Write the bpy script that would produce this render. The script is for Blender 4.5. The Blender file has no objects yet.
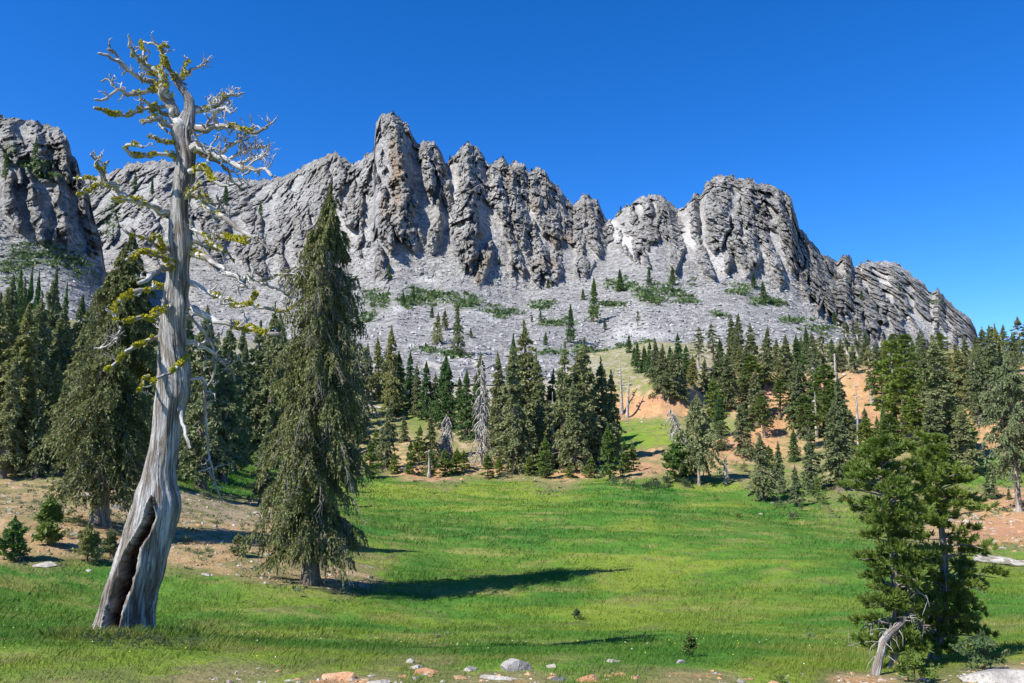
import bpy, math, random
import numpy as np
R = math.radians
random.seed(7)
S = bpy.context.scene
COL = S.collection

# ------------------------------------------------------------------ camera, world, sun, exposure
F = 800.0; PITCH = math.atan((440 - 341.5) / F)
cam_d = bpy.data.cameras.new('camera'); cam = bpy.data.objects.new('camera', cam_d); COL.objects.link(cam)
cam_d.sensor_width = 36.0; cam_d.lens = 36.0 * F / 1024.0
cam_d.clip_start = 0.1; cam_d.clip_end = 6000
cam.location = (0, 0, 0); cam.rotation_euler = (math.pi / 2 + PITCH, 0, 0)
S.camera = cam
SUN_EL = R(46); SUN_AZ = R(-124)        # azimuth from +Y towards +X: the sun stands on the left, a little behind the viewer
sun_dir = np.array([math.sin(SUN_AZ) * math.cos(SUN_EL), math.cos(SUN_AZ) * math.cos(SUN_EL), math.sin(SUN_EL)])
w = bpy.data.worlds.new('World'); S.world = w; w.use_nodes = True
nt = w.node_tree; nt.nodes.clear()
sky = nt.nodes.new('ShaderNodeTexSky'); sky.sky_type = 'NISHITA'; sky.sun_disc = False
sky.sun_elevation = SUN_EL; sky.sun_rotation = SUN_AZ; sky.altitude = 2600; sky.air_density = 1.0; sky.dust_density = 0.35; sky.ozone_density = 6.0
hs = nt.nodes.new('ShaderNodeHueSaturation'); hs.inputs['Saturation'].default_value = 1.27; hs.inputs['Value'].default_value = 1.0; hs.inputs['Hue'].default_value = 0.509
bg = nt.nodes.new('ShaderNodeBackground'); bg.inputs['Strength'].default_value = 0.138
wo = nt.nodes.new('ShaderNodeOutputWorld')
nt.links.new(sky.outputs[0], hs.inputs['Color']); nt.links.new(hs.outputs[0], bg.inputs['Color']); nt.links.new(bg.outputs[0], wo.inputs['Surface'])
sd = bpy.data.lights.new('sun', 'SUN'); sd.energy = 4.8; sd.angle = R(0.53); sd.color = (1.0, 0.955, 0.88)
sun = bpy.data.objects.new('sun', sd); COL.objects.link(sun); sun.location = (-60, -20, 60)
from mathutils import Vector
sun.rotation_euler = Vector(-sun_dir).to_track_quat('-Z', 'Y').to_euler()
S.view_settings.view_transform = 'Standard'; S.view_settings.look = 'None'; S.view_settings.gamma = 1.0
S.view_settings.use_curve_mapping = False; S.view_settings.exposure = 0.75
S.cycles.max_bounces = 6; S.cycles.diffuse_bounces = 3; S.cycles.transparent_max_bounces = 4
S.cycles.use_denoising = True

# ------------------------------------------------------------------ maths helpers
cp, sp_ = math.cos(PITCH), math.sin(PITCH)
def ray(px, py):
    px = np.asarray(px, float); py = np.asarray(py, float)
    u = (px - 512) / F; v = (341.5 - py) / F
    d = cp - v * sp_
    return u / d, (sp_ + v * cp) / d
def proj(X, Y, Z):
    dep = Y * cp + Z * sp_; up = -Y * sp_ + Z * cp
    dep = np.maximum(dep, 0.01)
    return 512 + F * X / dep, 341.5 - F * up / dep
def hsh(i, j, k, seed):
    n = (i.astype(np.int64) * 374761393 + j.astype(np.int64) * 668265263 + k.astype(np.int64) * 2147483647 + seed * 1274126177) & 0xffffffff
    n = ((n ^ (n >> 13)) * 1274126177) & 0xffffffff
    n = ((n ^ (n >> 16)) * 2246822519) & 0xffffffff
    return ((n ^ (n >> 15)) & 0xffffff) / float(0x1000000)
def vnoise(x, y, z=None, seed=0):
    x = np.asarray(x, float); y = np.asarray(y, float)
    z = np.zeros_like(x) if z is None else z
    xi, yi, zi = np.floor(x), np.floor(y), np.floor(z)
    fx, fy, fz = x - xi, y - yi, z - zi
    fx, fy, fz = [t * t * (3 - 2 * t) for t in (fx, fy, fz)]
    r = 0
    for a in (0, 1):
        for b in (0, 1):
            for c in (0, 1):
                wgt = (fx if a else 1 - fx) * (fy if b else 1 - fy) * (fz if c else 1 - fz)
                r = r + wgt * hsh(xi + a, yi + b, zi + c, seed)
    return r * 2 - 1
def fbm(x, y, z=None, o=4, seed=0, g=0.5, ridged=False):
    a, s, t = 1.0, 0, 0
    z = np.zeros_like(np.asarray(x, float)) if z is None else z
    for i in range(o):
        n = vnoise(x, y, z, seed + i * 17)
        s = s + a * ((1 - 2 * np.abs(n)) if ridged else n); t += a
        x = x * 2.03 + 11.3; y = y * 2.03 - 7.1; z = z * 2.03 + 3.7; a *= g
    return s / t
def facets(u, v, seed=0, tilt=1.0, off=0.5):
    ui, vi = np.floor(u), np.floor(v)
    best = np.full(u.shape, 9e9); res = np.zeros(u.shape); edge = np.full(u.shape, 9e9)
    z0 = np.zeros_like(ui)
    for a in (-1, 0, 1):
        for b in (-1, 0, 1):
            ci, cj = ui + a, vi + b
            cx = ci + 0.1 + 0.8 * hsh(ci, cj, z0, seed); cy = cj + 0.1 + 0.8 * hsh(ci, cj, z0, seed + 1)
            dx, dy = u - cx, v - cy
            d = dx * dx + dy * dy
            tx = hsh(ci, cj, z0, seed + 2) * 2 - 1; ty = hsh(ci, cj, z0, seed + 3) * 2 - 1; o = hsh(ci, cj, z0, seed + 4) * 2 - 1
            val = tilt * (tx * dx + ty * dy) + off * o
            m = d < best
            edge = np.where(m, best, np.minimum(edge, d))
            res = np.where(m, val, res); best = np.where(m, d, best)
    return res, np.sqrt(edge) - np.sqrt(best)
def sst(a, b, x):
    t = np.clip((x - a) / (b - a), 0, 1); return t * t * (3 - 2 * t)

def mk_mesh(name, verts, faces, mat, attrs=None, smooth=False):
    """faces: an (n,k) array, or a list of such arrays"""
    me = bpy.data.meshes.new(name)
    verts = np.asarray(verts, np.float32)
    fl = faces if isinstance(faces, list) else [faces]
    fl = [np.asarray(f, np.int32) for f in fl if len(f)]
    loops = np.concatenate([f.ravel() for f in fl])
    tot = np.concatenate([np.full(len(f), f.shape[1], np.int32) for f in fl])
    start = np.concatenate([[0], np.cumsum(tot)[:-1]]).astype(np.int32)
    me.vertices.add(len(verts)); me.vertices.foreach_set('co', verts.ravel())
    me.loops.add(len(loops)); me.loops.foreach_set('vertex_index', loops)
    me.polygons.add(len(tot)); me.polygons.foreach_set('loop_start', start); me.polygons.foreach_set('loop_total', tot)
    me.polygons.foreach_set('use_smooth', np.full(len(tot), smooth, bool))
    for an, (ty, arr) in (attrs or {}).items():
        at = me.attributes.new(an, ty, 'POINT')
        at.data.foreach_set({'FLOAT': 'value', 'FLOAT_VECTOR': 'vector', 'FLOAT_COLOR': 'color'}[ty], np.asarray(arr, np.float32).ravel())
    me.update(calc_edges=True)
    me.materials.append(mat)
    return me
def obj(name, me, parent=None, loc=(0, 0, 0)):
    o = bpy.data.objects.new(name, me); COL.objects.link(o); o.location = loc
    if parent: o.parent = parent
    return o
def tag(o, label=None, cat=None, group=None, kind=None):
    if label: o['label'] = label
    if cat: o['category'] = cat
    if group: o['group'] = group
    if kind: o['kind'] = kind
    return o
def empty(name, loc, label=None, cat=None, group=None):
    o = bpy.data.objects.new(name, None); COL.objects.link(o); o.location = loc; o.empty_display_size = 0.2
    return tag(o, label, cat, group)
def grid_faces(nr, nc, wrap=False):
    i = np.arange(nr - 1)[:, None]; j = np.arange(nc if wrap else nc - 1)[None, :]
    j2 = (j + 1) % nc
    return np.stack([i * nc + j, i * nc + j2, (i + 1) * nc + j2, (i + 1) * nc + j], -1).reshape(-1, 4)
class Tubes:
    def __init__(s): s.v = []; s.f = []; s.n = 0; s.a = []
    def add(s, P, rad, k=6, rough=0.0, seed=0):
        P = np.asarray(P, float); n = len(P); rad = np.broadcast_to(np.asarray(rad, float), (n,))
        T = np.gradient(P, axis=0); T /= (np.linalg.norm(T, axis=1, keepdims=True) + 1e-9)
        ref = np.array([0.31, 0.9, 0.2]) if abs(T[0] @ np.array([0.31, 0.9, 0.2])) < 0.85 else np.array([1.0, 0, 0])
        A = np.zeros_like(P); a = ref - T[0] * (ref @ T[0]); a /= np.linalg.norm(a)
        for i in range(n):
            a = a - T[i] * (a @ T[i]); a /= (np.linalg.norm(a) + 1e-9); A[i] = a
        B = np.cross(T, A)
        th = np.linspace(0, 2 * math.pi, k, endpoint=False)
        rr = rad[:, None] * np.ones(k)
        if rough:
            L = np.concatenate([[0], np.cumsum(np.linalg.norm(np.diff(P, axis=0), axis=1))])
            q = L[:, None] / (rad.max() * 2.2) + seed * 7.7
            rr = rr * (1 + rough * vnoise(np.cos(th)[None] * 1.3 + q * .9, np.sin(th)[None] * 1.3 + 0 * q, q, seed))
        V = P[:, None] + rr[..., None] * (np.cos(th)[None, :, None] * A[:, None] + np.sin(th)[None, :, None] * B[:, None])
        L = np.concatenate([[0], np.cumsum(np.linalg.norm(np.diff(P, axis=0), axis=1))])
        g = np.stack(np.broadcast_arrays(np.cos(th)[None] * rad.max(), np.sin(th)[None] * rad.max(), L[:, None] + seed * 1.7), -1)
        s.v.append(V.reshape(-1, 3)); s.a.append(g.reshape(-1, 3)); s.f.append(grid_faces(n, k, True) + s.n); s.n += n * k
        # close the tip
        tip = P[-1] + T[-1] * rad[-1] * 0.9
        s.v.append(tip[None]); s.a.append(g[-1, :1]); base = s.n - k
        j = np.arange(k); s.f.append(np.stack([base + j, base + (j + 1) % k, np.full(k, s.n), np.full(k, s.n)], -1)[:, :3]); s.n += 1
    def mesh(s, name, mat, smooth=True):
        q = [f for f in s.f if f.shape[1] == 4]; t = [f for f in s.f if f.shape[1] == 3]
        return mk_mesh(name, np.concatenate(s.v), [np.concatenate(q), np.concatenate(t)], mat, {'grain': ('FLOAT_VECTOR', np.concatenate(s.a))}, smooth)
def spline(P, n):
    P = np.asarray(P, float); m = len(P)
    if m == 2: return P[0] + (P[1] - P[0]) * np.linspace(0, 1, n)[:, None]
    Q = np.vstack([2 * P[0] - P[1], P, 2 * P[-1] - P[-2]])
    t = np.linspace(0, m - 1, n); i = np.minimum(t.astype(int), m - 2); f = (t - i)[:, None]
    a, b, c, d = Q[i], Q[i + 1], Q[i + 2], Q[i + 3]
    return 0.5 * (2 * b + (c - a) * f + (2 * a - 5 * b + 4 * c - d) * f ** 2 + (3 * b - a - 3 * c + d) * f ** 3)

# ------------------------------------------------------------------ materials
class M:
    """small node graph writer"""
    def __init__(s, name):
        s.m = bpy.data.materials.new(name); s.m.use_nodes = True; s.t = s.m.node_tree; s.t.nodes.clear()
        s.out = s.t.nodes.new('ShaderNodeOutputMaterial')
    def n(s, ty, ins=None, **kw):
        nd = s.t.nodes.new(ty)
        for k, v in kw.items(): setattr(nd, k, v)
        for k, v in (ins or {}).items():
            if isinstance(v, bpy.types.NodeSocket): s.t.links.new(v, nd.inputs[k])
            elif isinstance(v, tuple) and len(v) == 3 and nd.inputs[k].type == 'RGBA': nd.inputs[k].default_value = (*v, 1)
            else: nd.inputs[k].default_value = v
        return nd
    def noise(s, vec, scale, detail=4, rough=0.55, dist=0.0):
        return s.n('ShaderNodeTexNoise', {'Vector': vec, 'Scale': scale, 'Detail': detail, 'Roughness': rough, 'Distortion': dist}).outputs[0]
    def ramp(s, fac, a, b, lo=0.0, hi=1.0):
        return s.n('ShaderNodeMapRange', {'Value': fac, 'From Min': a, 'From Max': b, 'To Min': lo, 'To Max': hi}, interpolation_type='SMOOTHSTEP').outputs[0]
    def mix(s, fac, a, b, mode='MIX'):
        nd = s.t.nodes.new('ShaderNodeMix'); nd.data_type = 'RGBA'; nd.blend_type = mode
        for k, v in ((0, fac), (6, a), (7, b)):
            if isinstance(v, bpy.types.NodeSocket): s.t.links.new(v, nd.inputs[k])
            elif k == 0: nd.inputs[0].default_value = v
            else: nd.inputs[k].default_value = (*v, 1)
        return nd.outputs[2]
    def mul(s, a, b, op='MULTIPLY'):
        return s.n('ShaderNodeMath', {0: a, 1: b}, operation=op).outputs[0]
    def scale(s, vec, v):
        return s.n('ShaderNodeVectorMath', {0: vec, 1: v}, operation='MULTIPLY').outputs[0]
    def attr(s, name, out=2): return s.n('ShaderNodeAttribute', attribute_name=name).outputs[out]
    def pos(s): return s.n('ShaderNodeNewGeometry').outputs['Position']
    def bump(s, h, strength, dist, norm=None):
        ins = {'Height': h, 'Strength': strength, 'Distance': dist}
        if norm: ins['Normal'] = norm
        return s.n('ShaderNodeBump', ins).outputs[0]
    def surf(s, col, rough=0.85, norm=None, spec=0.2, trans=0.0):
        ins = {'Base Color': col, 'Roughness': rough, 'Specular IOR Level': spec}
        if norm: ins['Normal'] = norm
        sh = s.n('ShaderNodeBsdfPrincipled', ins).outputs[0]
        if trans:
            tr = s.n('ShaderNodeBsdfTranslucent', {'Color': col}).outputs[0]
            sh = s.n('ShaderNodeMixShader', {0: trans, 1: sh, 2: tr}).outputs[0]
        s.t.links.new(sh, s.out.inputs['Surface'])
        return s.m

def foliage_mat(name, a, b, c, trans=0.3, brown=None):
    m = M(name); p = m.pos(); tone = m.attr('tone')
    rnd = m.n('ShaderNodeObjectInfo').outputs['Random']
    col = m.mix(tone, a, b)
    col = m.mix(m.ramp(m.noise(p, 0.9, 3), 0.5, 0.75), col, c)
    col = m.mix(m.ramp(rnd, 0.2, 1.0, 0.0, 0.9), col, m.mix(1.0, col, (0.66, 0.76, 0.78), 'MULTIPLY'))
    col = m.mix(m.ramp(rnd, 0.3, 0.0, 0.0, 0.8), col, m.mix(1.0, col, (1.22, 1.12, 0.85), 'MULTIPLY'))
    if brown: col = m.mix(m.ramp(tone, 0.86, 0.93), col, brown)
    return m.surf(col, 0.55, spec=0.25, trans=trans)
MAT = {}
MAT['spire'] = foliage_mat('spire_needles', (0.08, 0.15, 0.048), (0.17, 0.27, 0.085), (0.13, 0.20, 0.065))
MAT['hem'] = foliage_mat('hemlock_needles', (0.155, 0.178, 0.075), (0.31, 0.335, 0.145), (0.26, 0.26, 0.135), brown=(0.17, 0.14, 0.085))
MAT['pine'] = foliage_mat('pine_needles', (0.12, 0.18, 0.042), (0.26, 0.335, 0.08), (0.20, 0.25, 0.065), brown=(0.15, 0.13, 0.06))
MAT['hero_pine'] = foliage_mat('near_pine_needles', (0.12, 0.175, 0.034), (0.28, 0.35, 0.062), (0.20, 0.265, 0.045), brown=(0.22, 0.15, 0.05))
MAT['hero_hem'] = foliage_mat('near_hemlock_needles', (0.115, 0.13, 0.045), (0.25, 0.26, 0.09), (0.20, 0.19, 0.08), brown=(0.22, 0.20, 0.13))
MAT['scrub'] = foliage_mat('scrub_leaves', (0.10, 0.15, 0.06), (0.20, 0.23, 0.11), (0.26, 0.24, 0.13))
MAT['brush'] = foliage_mat('brush_leaves', (0.06, 0.12, 0.045), (0.12, 0.18, 0.07), (0.12, 0.15, 0.06))

def wood_mat(name, light, dark, inner=None, sc=1.0):
    m = M(name); g = m.attr('grain', 1)
    n1 = m.noise(m.scale(g, (26 * sc, 26 * sc, 1.6 * sc)), 1.0, 6, 0.65, 0.4)
    n2 = m.noise(m.scale(g, (70 * sc, 70 * sc, 3.5 * sc)), 1.0, 3, 0.6)
    n3 = m.noise(m.scale(g, (5 * sc, 5 * sc, 1.3 * sc)), 1.0, 3)
    col = m.mix(m.ramp(n1, 0.34, 0.62), dark, light)
    col = m.mix(m.ramp(n3, 0.46, 0.56), col, m.mix(1.0, col, (0.52, 0.47, 0.42), 'MULTIPLY'))
    spot = m.noise(m.scale(g, (11, 11, 7)), 1.0, 4, 0.7); col = m.mix(m.ramp(spot, 0.60, 0.68, 0, 0.7), col, (0.12, 0.10, 0.085))
    crk = m.ramp(m.noise(m.scale(g, (45 * sc, 45 * sc, 1.1 * sc)), 1.0, 5, 0.7, 0.6), 0.40, 0.33)
    col = m.mix(m.mul(crk, 0.9), col, (0.085, 0.07, 0.06))
    h = m.mul(m.mul(n1, m.mul(n2, 0.4), 'ADD'), m.mul(crk, -0.7), 'ADD')
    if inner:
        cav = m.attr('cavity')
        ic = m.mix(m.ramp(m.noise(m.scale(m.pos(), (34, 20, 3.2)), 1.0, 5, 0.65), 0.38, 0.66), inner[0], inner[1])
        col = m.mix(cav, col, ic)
    return m.surf(col, 0.85, m.bump(h, 1.0, 0.05), spec=0.12)
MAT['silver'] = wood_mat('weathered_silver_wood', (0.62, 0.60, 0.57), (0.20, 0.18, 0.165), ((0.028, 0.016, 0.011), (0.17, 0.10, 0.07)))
MAT['limb'] = wood_mat('bare_silver_limb', (0.74, 0.72, 0.69), (0.42, 0.395, 0.37))
MAT['deadwood'] = wood_mat('bleached_dead_wood', (0.56, 0.54, 0.50), (0.30, 0.28, 0.25))
MAT['greytwig'] = wood_mat('grey_dead_twigs', (0.46, 0.43, 0.38), (0.26, 0.23, 0.20))
MAT['bark'] = wood_mat('conifer_bark', (0.30, 0.26, 0.22), (0.12, 0.095, 0.075), sc=0.6)
MAT['palebark'] = wood_mat('pale_pine_bark', (0.48, 0.43, 0.37), (0.22, 0.18, 0.14))
def lichen():
    m = M('wolf_lichen'); p = m.pos()
    col = m.mix(m.ramp(m.noise(p, 22, 3), 0.38, 0.62), (0.34, 0.31, 0.025), (0.66, 0.60, 0.06))
    return m.surf(col, 0.9, m.bump(m.noise(p, 90, 4), 0.9, 0.02), spec=0.1, trans=0.1)
MAT['lichen'] = lichen()

def rock_mat(name, a, b, c, sc=1.0):
    m = M(name); tc = m.n('ShaderNodeTexCoord').outputs['Object']; p = m.pos()
    rnd = m.n('ShaderNodeObjectInfo').outputs['Random']
    n1 = m.noise(p, 5 * sc, 6, 0.6); n2 = m.noise(p, 28 * sc, 4, 0.6)
    col = m.mix(m.ramp(n1, 0.35, 0.65), a, b)
    col = m.mix(m.ramp(n2, 0.52, 0.7), col, c)
    col = m.mix(m.ramp(rnd, 0, 1, 0, 0.5), col, m.mix(1.0, col, (0.7, 0.7, 0.72), 'MULTIPLY'))
    return m.surf(col, 0.9, m.bump(m.mul(n1, m.mul(n2, 0.5), 'ADD'), 0.8, 0.05), spec=0.2)
MAT['rock_grey'] = rock_mat('grey_granite', (0.28, 0.26, 0.235), (0.42, 0.395, 0.35), (0.19, 0.175, 0.155))
MAT['rock_pale'] = rock_mat('pale_granite', (0.33, 0.30, 0.255), (0.46, 0.43, 0.38), (0.25, 0.205, 0.16))
MAT['rock_orange'] = rock_mat('rusty_peridotite', (0.40, 0.20, 0.10), (0.52, 0.33, 0.19), (0.24, 0.12, 0.075))
MAT['rock_dark'] = rock_mat('dark_rock', (0.10, 0.10, 0.10), (0.20, 0.195, 0.185), (0.07, 0.07, 0.07))

# ------------------------------------------------------------------ terrain heights
CT = [(0,683,10.2),(250,683,9.8),(512,683,9.4),(760,683,9.4),(1024,683,9.2),(0,640,13.2),(120,637,14),(250,645,13.4),(0,628,19),(120,627,20),(250,630,21),(330,668,10.8),(330,650,12.6),(512,662,11),(760,664,11),(960,672,10.2),
 (0,600,23),(0,565,27),(110,560,30),(110,600,25),(220,600,26),(305,584,29),(400,640,20.5),(400,620,24.5),(430,598,31),(512,652,13),(512,640,20),(600,652,12.8),(600,640,20),(750,652,13),(750,640,19),(860,660,12.5),(860,645,18),
 (512,614,27),(512,585,34),(600,582,35),(700,600,30),(820,600,29),(700,560,42),(820,560,41),(400,560,39),(400,520,56),(512,540,48),(600,520,58),(512,500,76),(600,495,80),
 (380,482,92),(450,480,98),(512,480,98),(580,480,97),(640,478,96),(700,482,94),(760,505,78),(820,520,66),(870,545,50),(700,520,62),
 (0,520,33),(97,523,34),(0,475,50),(60,478,50),(0,440,68),(100,440,74),(60,420,84),(0,400,98),(100,400,100),(180,530,37),(180,480,58),(230,545,34),(230,505,54),(270,520,48),(240,480,84),(240,462,108),(330,520,50),(330,490,78),
 (200,440,105),(240,440,124),(240,410,140),(300,440,126),(300,410,140),(160,400,120),(100,360,135),(0,360,130),(200,370,165),(300,370,175),(0,320,170),(100,330,180),
 (400,470,108),(400,440,124),(400,405,145),(400,375,180),(400,352,225),(460,470,108),(460,440,124),(460,400,150),(460,365,200),(530,470,108),(530,440,126),(530,400,150),(530,360,205),
 (600,468,106),(600,430,128),(600,395,152),(600,362,200),(660,468,106),(650,436,124),(640,415,138),(660,390,146),(650,365,172),(650,345,215),(720,470,100),(730,455,110),(740,430,126),(720,400,148),(740,375,176),(730,348,228),
 (790,490,86),(800,460,104),(820,425,122),(800,400,142),(820,375,162),(810,350,200),(880,510,70),(880,470,92),(880,430,112),(880,390,138),(880,366,178),(950,520,64),(950,470,88),(960,430,106),(950,400,128),(960,374,165),
 (1024,560,44),(960,575,37),(1024,600,28),(960,620,23),(1024,650,12.5),(1024,525,57),(1010,485,80),(1024,450,96),(1024,410,116),(1024,382,145),(1024,364,190)]
ct = np.array(CT, float); _tx, _tz = ray(ct[:, 0], ct[:, 1])
cs = _tx; cq = np.log(ct[:, 2]); cz = _tz * ct[:, 2]
ex_s, ex_q, ex_z = [], [], []
for s_ in (-0.9, -0.45, 0, 0.45, 0.9):
    ex_s += [s_, s_]; ex_q += [math.log(4.0), math.log(6.2)]; ex_z += [-1.75, -2.3]
cs = np.concatenate([cs, ex_s]); cq = np.concatenate([cq, ex_q]); cz = np.concatenate([cz, ex_z])
KS, KQ = 2.2, 1.0
def tps_k(r2): return 0.5 * r2 * np.log(r2 + 1e-9)
_P = np.stack([cs * KS, cq * KQ], 1); _n = len(_P)
_D2 = ((_P[:, None] - _P[None]) ** 2).sum(-1)
_A = np.zeros((_n + 3, _n + 3)); _A[:_n, :_n] = tps_k(_D2) + np.eye(_n) * 0.004
_A[:_n, _n] = 1; _A[:_n, _n + 1:] = _P; _A[_n, :_n] = 1; _A[_n + 1:, :_n] = _P.T
_W = np.linalg.solve(_A, np.concatenate([cz, [0, 0, 0]]))
def ter_base(X, Y):
    X = np.asarray(X, float); Y = np.asarray(Y, float); sh = np.broadcast(X, Y).shape
    X = np.broadcast_to(X, sh).ravel(); Y = np.broadcast_to(Y, sh).ravel()
    Yc = np.clip(Y, 4.0, 300.0); s = np.clip(X / np.maximum(Yc, 4.0), -0.85, 0.85)
    q = np.log(np.minimum(Yc, 245.0)); out = np.zeros(len(X))
    for i in range(0, len(X), 60000):
        a, b = s[i:i + 60000] * KS, q[i:i + 60000] * KQ
        d2 = (a[:, None] - _P[None, :, 0]) ** 2 + (b[:, None] - _P[None, :, 1]) ** 2
        out[i:i + 60000] = tps_k(d2) @ _W[:_n] + _W[_n] + a * _W[_n + 1] + b * _W[_n + 2]
    out = out - np.maximum(Yc - 232, 0) * 0.06
    out = np.where(Y < 4, -1.75 + np.clip((4 - Y), 0, 60) * 0.03, out)
    return out.reshape(sh)
HUMP = []
for px_, py_, Y_, h_, rx_, ry_ in ((662, 398, 143, 4.0, 9, 8), (775, 385, 150, 3, 12, 9), (770, 425, 128, 2.5, 9, 6), (858, 400, 140, 3, 14, 10), (1000, 415, 112, 1.5, 8, 8)):
    a_, b_ = ray(px_, py_); HUMP.append((float(a_) * Y_, Y_, h_, rx_, ry_))
def ter(X, Y):
    z = ter_base(X, Y)
    for hx, hy, hh, rx, ry in HUMP:
        d = np.sqrt(((X - hx) / rx) ** 2 + ((Y - hy) / ry) ** 2)
        z = z + hh * (1 - sst(0.45, 1.0, d))
    k = sst(5, 60, Y)
    z = z + 0.12 * fbm(X / 2.6, Y / 2.6, o=3, seed=5) * (0.35 + k) + 0.5 * fbm(X / 10, Y / 8, o=3, seed=6) * sst(20, 40, Y) + k * 0.5 * fbm(X / 11, Y / 11, o=3, seed=9) * sst(98, 125, Y) * 1.6 + 2.2 * fbm(X / 22, Y / 30, o=3, seed=12) * sst(165, 200, Y)
    return z
_Ys = np.exp(np.linspace(math.log(5.0), math.log(330.0), 1500))
def ground(px, py):
    """where the sight line through a pixel of the photograph meets the terrain"""
    a, b = ray(px, py); a = float(a); b = float(b)
    d = ter(a * _Ys, _Ys) - b * _Ys
    i = np.argmax(d > 0)
    if d[i] <= 0: return None
    if i == 0: Y = _Ys[0]
    else:
        f = d[i - 1] / (d[i - 1] - d[i]); Y = _Ys[i - 1] + f * (_Ys[i] - _Ys[i - 1])
    X = a * Y
    return np.array([X, Y, float(ter(np.array([X]), np.array([Y]))[0])])

# surface kinds of the ground: (px, py, green, orange, lush)
CLS = [(0,683,.75,.2,.4),(120,660,.8,.1,.5),(250,675,.5,.5,.3),(350,682,.15,.9,.1),(512,682,.4,.7,.2),(700,683,.45,.7,.2),(850,684,.4,.7,.2),(350,668,.8,.5,.4),(440,668,.7,.5,.4),(600,670,.8,.4,.4),(800,670,.85,.4,.4),(1000,683,.3,.4,.3),(300,655,.8,.3,.5),
 (500,655,1,0,.7),(700,655,1,0,.6),(850,660,.9,.1,.6),(60,620,1,0,.8),(200,620,1,0,.7),(350,620,1,0,.6),(0,585,1,0,.9),(100,580,1,0,.9),(200,590,1,0,.8),(270,600,.9,.1,.6),
 (0,550,.25,.55,.3),(60,545,.2,.6,.3),(150,545,.25,.5,.3),(230,560,.3,.6,.2),(280,570,.35,.5,.2),(350,575,.35,.45,.3),(400,600,.9,.1,.5),(370,555,.7,.2,.4),
 (0,500,.3,.5,.3),(60,500,.35,.45,.3),(130,500,.2,.4,.3),(220,510,.3,.35,.3),(270,545,.25,.6,.3),(200,540,.2,.6,.3),(40,460,.5,.35,.3),(100,430,.4,.3,.3),(0,430,.3,.4,.2),
 (240,480,1,0,1),(240,465,1,0,1),(270,470,1,0,.8),(420,570,1,0,.9),(400,530,1,0,1),(470,525,1,0,1),(520,535,1,0,.9),(560,585,1,0,1),(640,560,1,0,.1),(480,500,1,0,.1),(680,585,.95,0,.2),(500,600,1,0,.5),(500,560,1,0,.7),(600,600,.95,.0,.3),(600,550,1,0,.5),(700,600,1,0,.6),(820,600,1,0,.6),(760,560,.95,.1,.2),(820,560,1,0,.6),
 (500,510,1,0,.4),(600,510,1,0,.4),(700,520,1,0,.7),(650,492,1,0,1),(720,494,1,0,.1),(780,515,1,0,.9),(860,530,.9,.05,.8),(870,560,1,0,.8),(400,488,1,0,.4),(500,486,1,0,.5),(600,486,1,0,.7),
 (420,473,.1,.85,.1),(500,473,.15,.8,.1),(580,473,.1,.9,.1),(620,470,.3,.6,.2),(400,455,.3,.5,.2),(460,455,.35,.35,.2),(530,460,.35,.35,.2),(400,420,.5,.3,.3),(415,415,.8,.1,.7),(460,420,.3,.4,.2),(530,420,.2,.3,.2),(400,390,.2,.15,.1),(460,385,.15,.1,.1),(460,360,.05,.05,0),(400,360,.05,.05,0),(530,365,.1,0,0),
 (640,470,.2,.8,.1),(655,460,.3,.7,.2),(650,440,.85,.1,.4),(640,432,.85,.1,.4),(662,405,0,1,0),(640,410,.05,.95,0),(650,385,.42,.3,.2),(650,365,.42,.2,.2),(640,350,.4,0,.3),(690,440,.6,.3,.4),(720,430,.6,.3,.3),(700,400,.3,.3,.2),(730,445,.1,.9,.1),(760,440,.05,.95,0),(770,420,.05,.95,0),(710,455,.2,.8,.1),(700,470,.3,.6,.3),(740,475,.5,.4,.3),
 (775,390,.1,.8,0),(775,370,.3,.6,0),(850,390,.1,.85,0),(860,415,.1,.8,0),(880,380,.15,.8,0),(800,440,.3,.6,.2),(830,460,.45,.35,.3),(850,480,.5,.4,.3),(800,490,.7,.2,.5),(850,510,.7,.3,.4),(900,520,.4,.5,.2),(900,480,.4,.45,.3),
 (740,360,.3,.2,0),(800,355,.4,.1,0),(850,355,.4,.1,0),(930,400,.2,.8,0),(930,430,.1,.9,0),(1000,420,.1,.9,0),(990,440,.1,.85,0),(980,465,.9,.1,.7),(1000,475,.9,.1,.8),(1000,500,.2,.8,.1),(1010,530,.05,.95,0),(985,535,.1,.9,0),(940,520,.2,.7,.1),(1000,560,.8,.1,.5),(1000,600,1,0,.6),(950,600,1,0,.6),(960,650,.8,.1,.4),(1000,380,.2,.6,0),(950,370,.5,.3,0),(1024,350,.5,.1,0)]
cls = np.array(CLS, float)
def classes(X, Y, Z):
    px, py = proj(X, Y, Z)
    px = np.clip(px, -40, 1064) + 14 * fbm(X / 3.0, Y / 3.0, o=3, seed=31); py = np.clip(py, 330, 700) + 5 * fbm(X / 3.0, Y / 3.0, o=3, seed=33)
    sh = px.shape; px = px.ravel(); py = py.ravel(); out = np.zeros((len(px), 3))
    for i in range(0, len(px), 60000):
        d2 = ((px[i:i + 60000, None] - cls[None, :, 0]) / 2.4) ** 2 + (py[i:i + 60000, None] - cls[None, :, 1]) ** 2
        wt = 1 / (d2 + 20) ** 2.2; wt /= wt.sum(1, keepdims=True)
        out[i:i + 60000] = wt @ cls[:, 2:]
    return out.reshape(sh + (3,))

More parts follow.
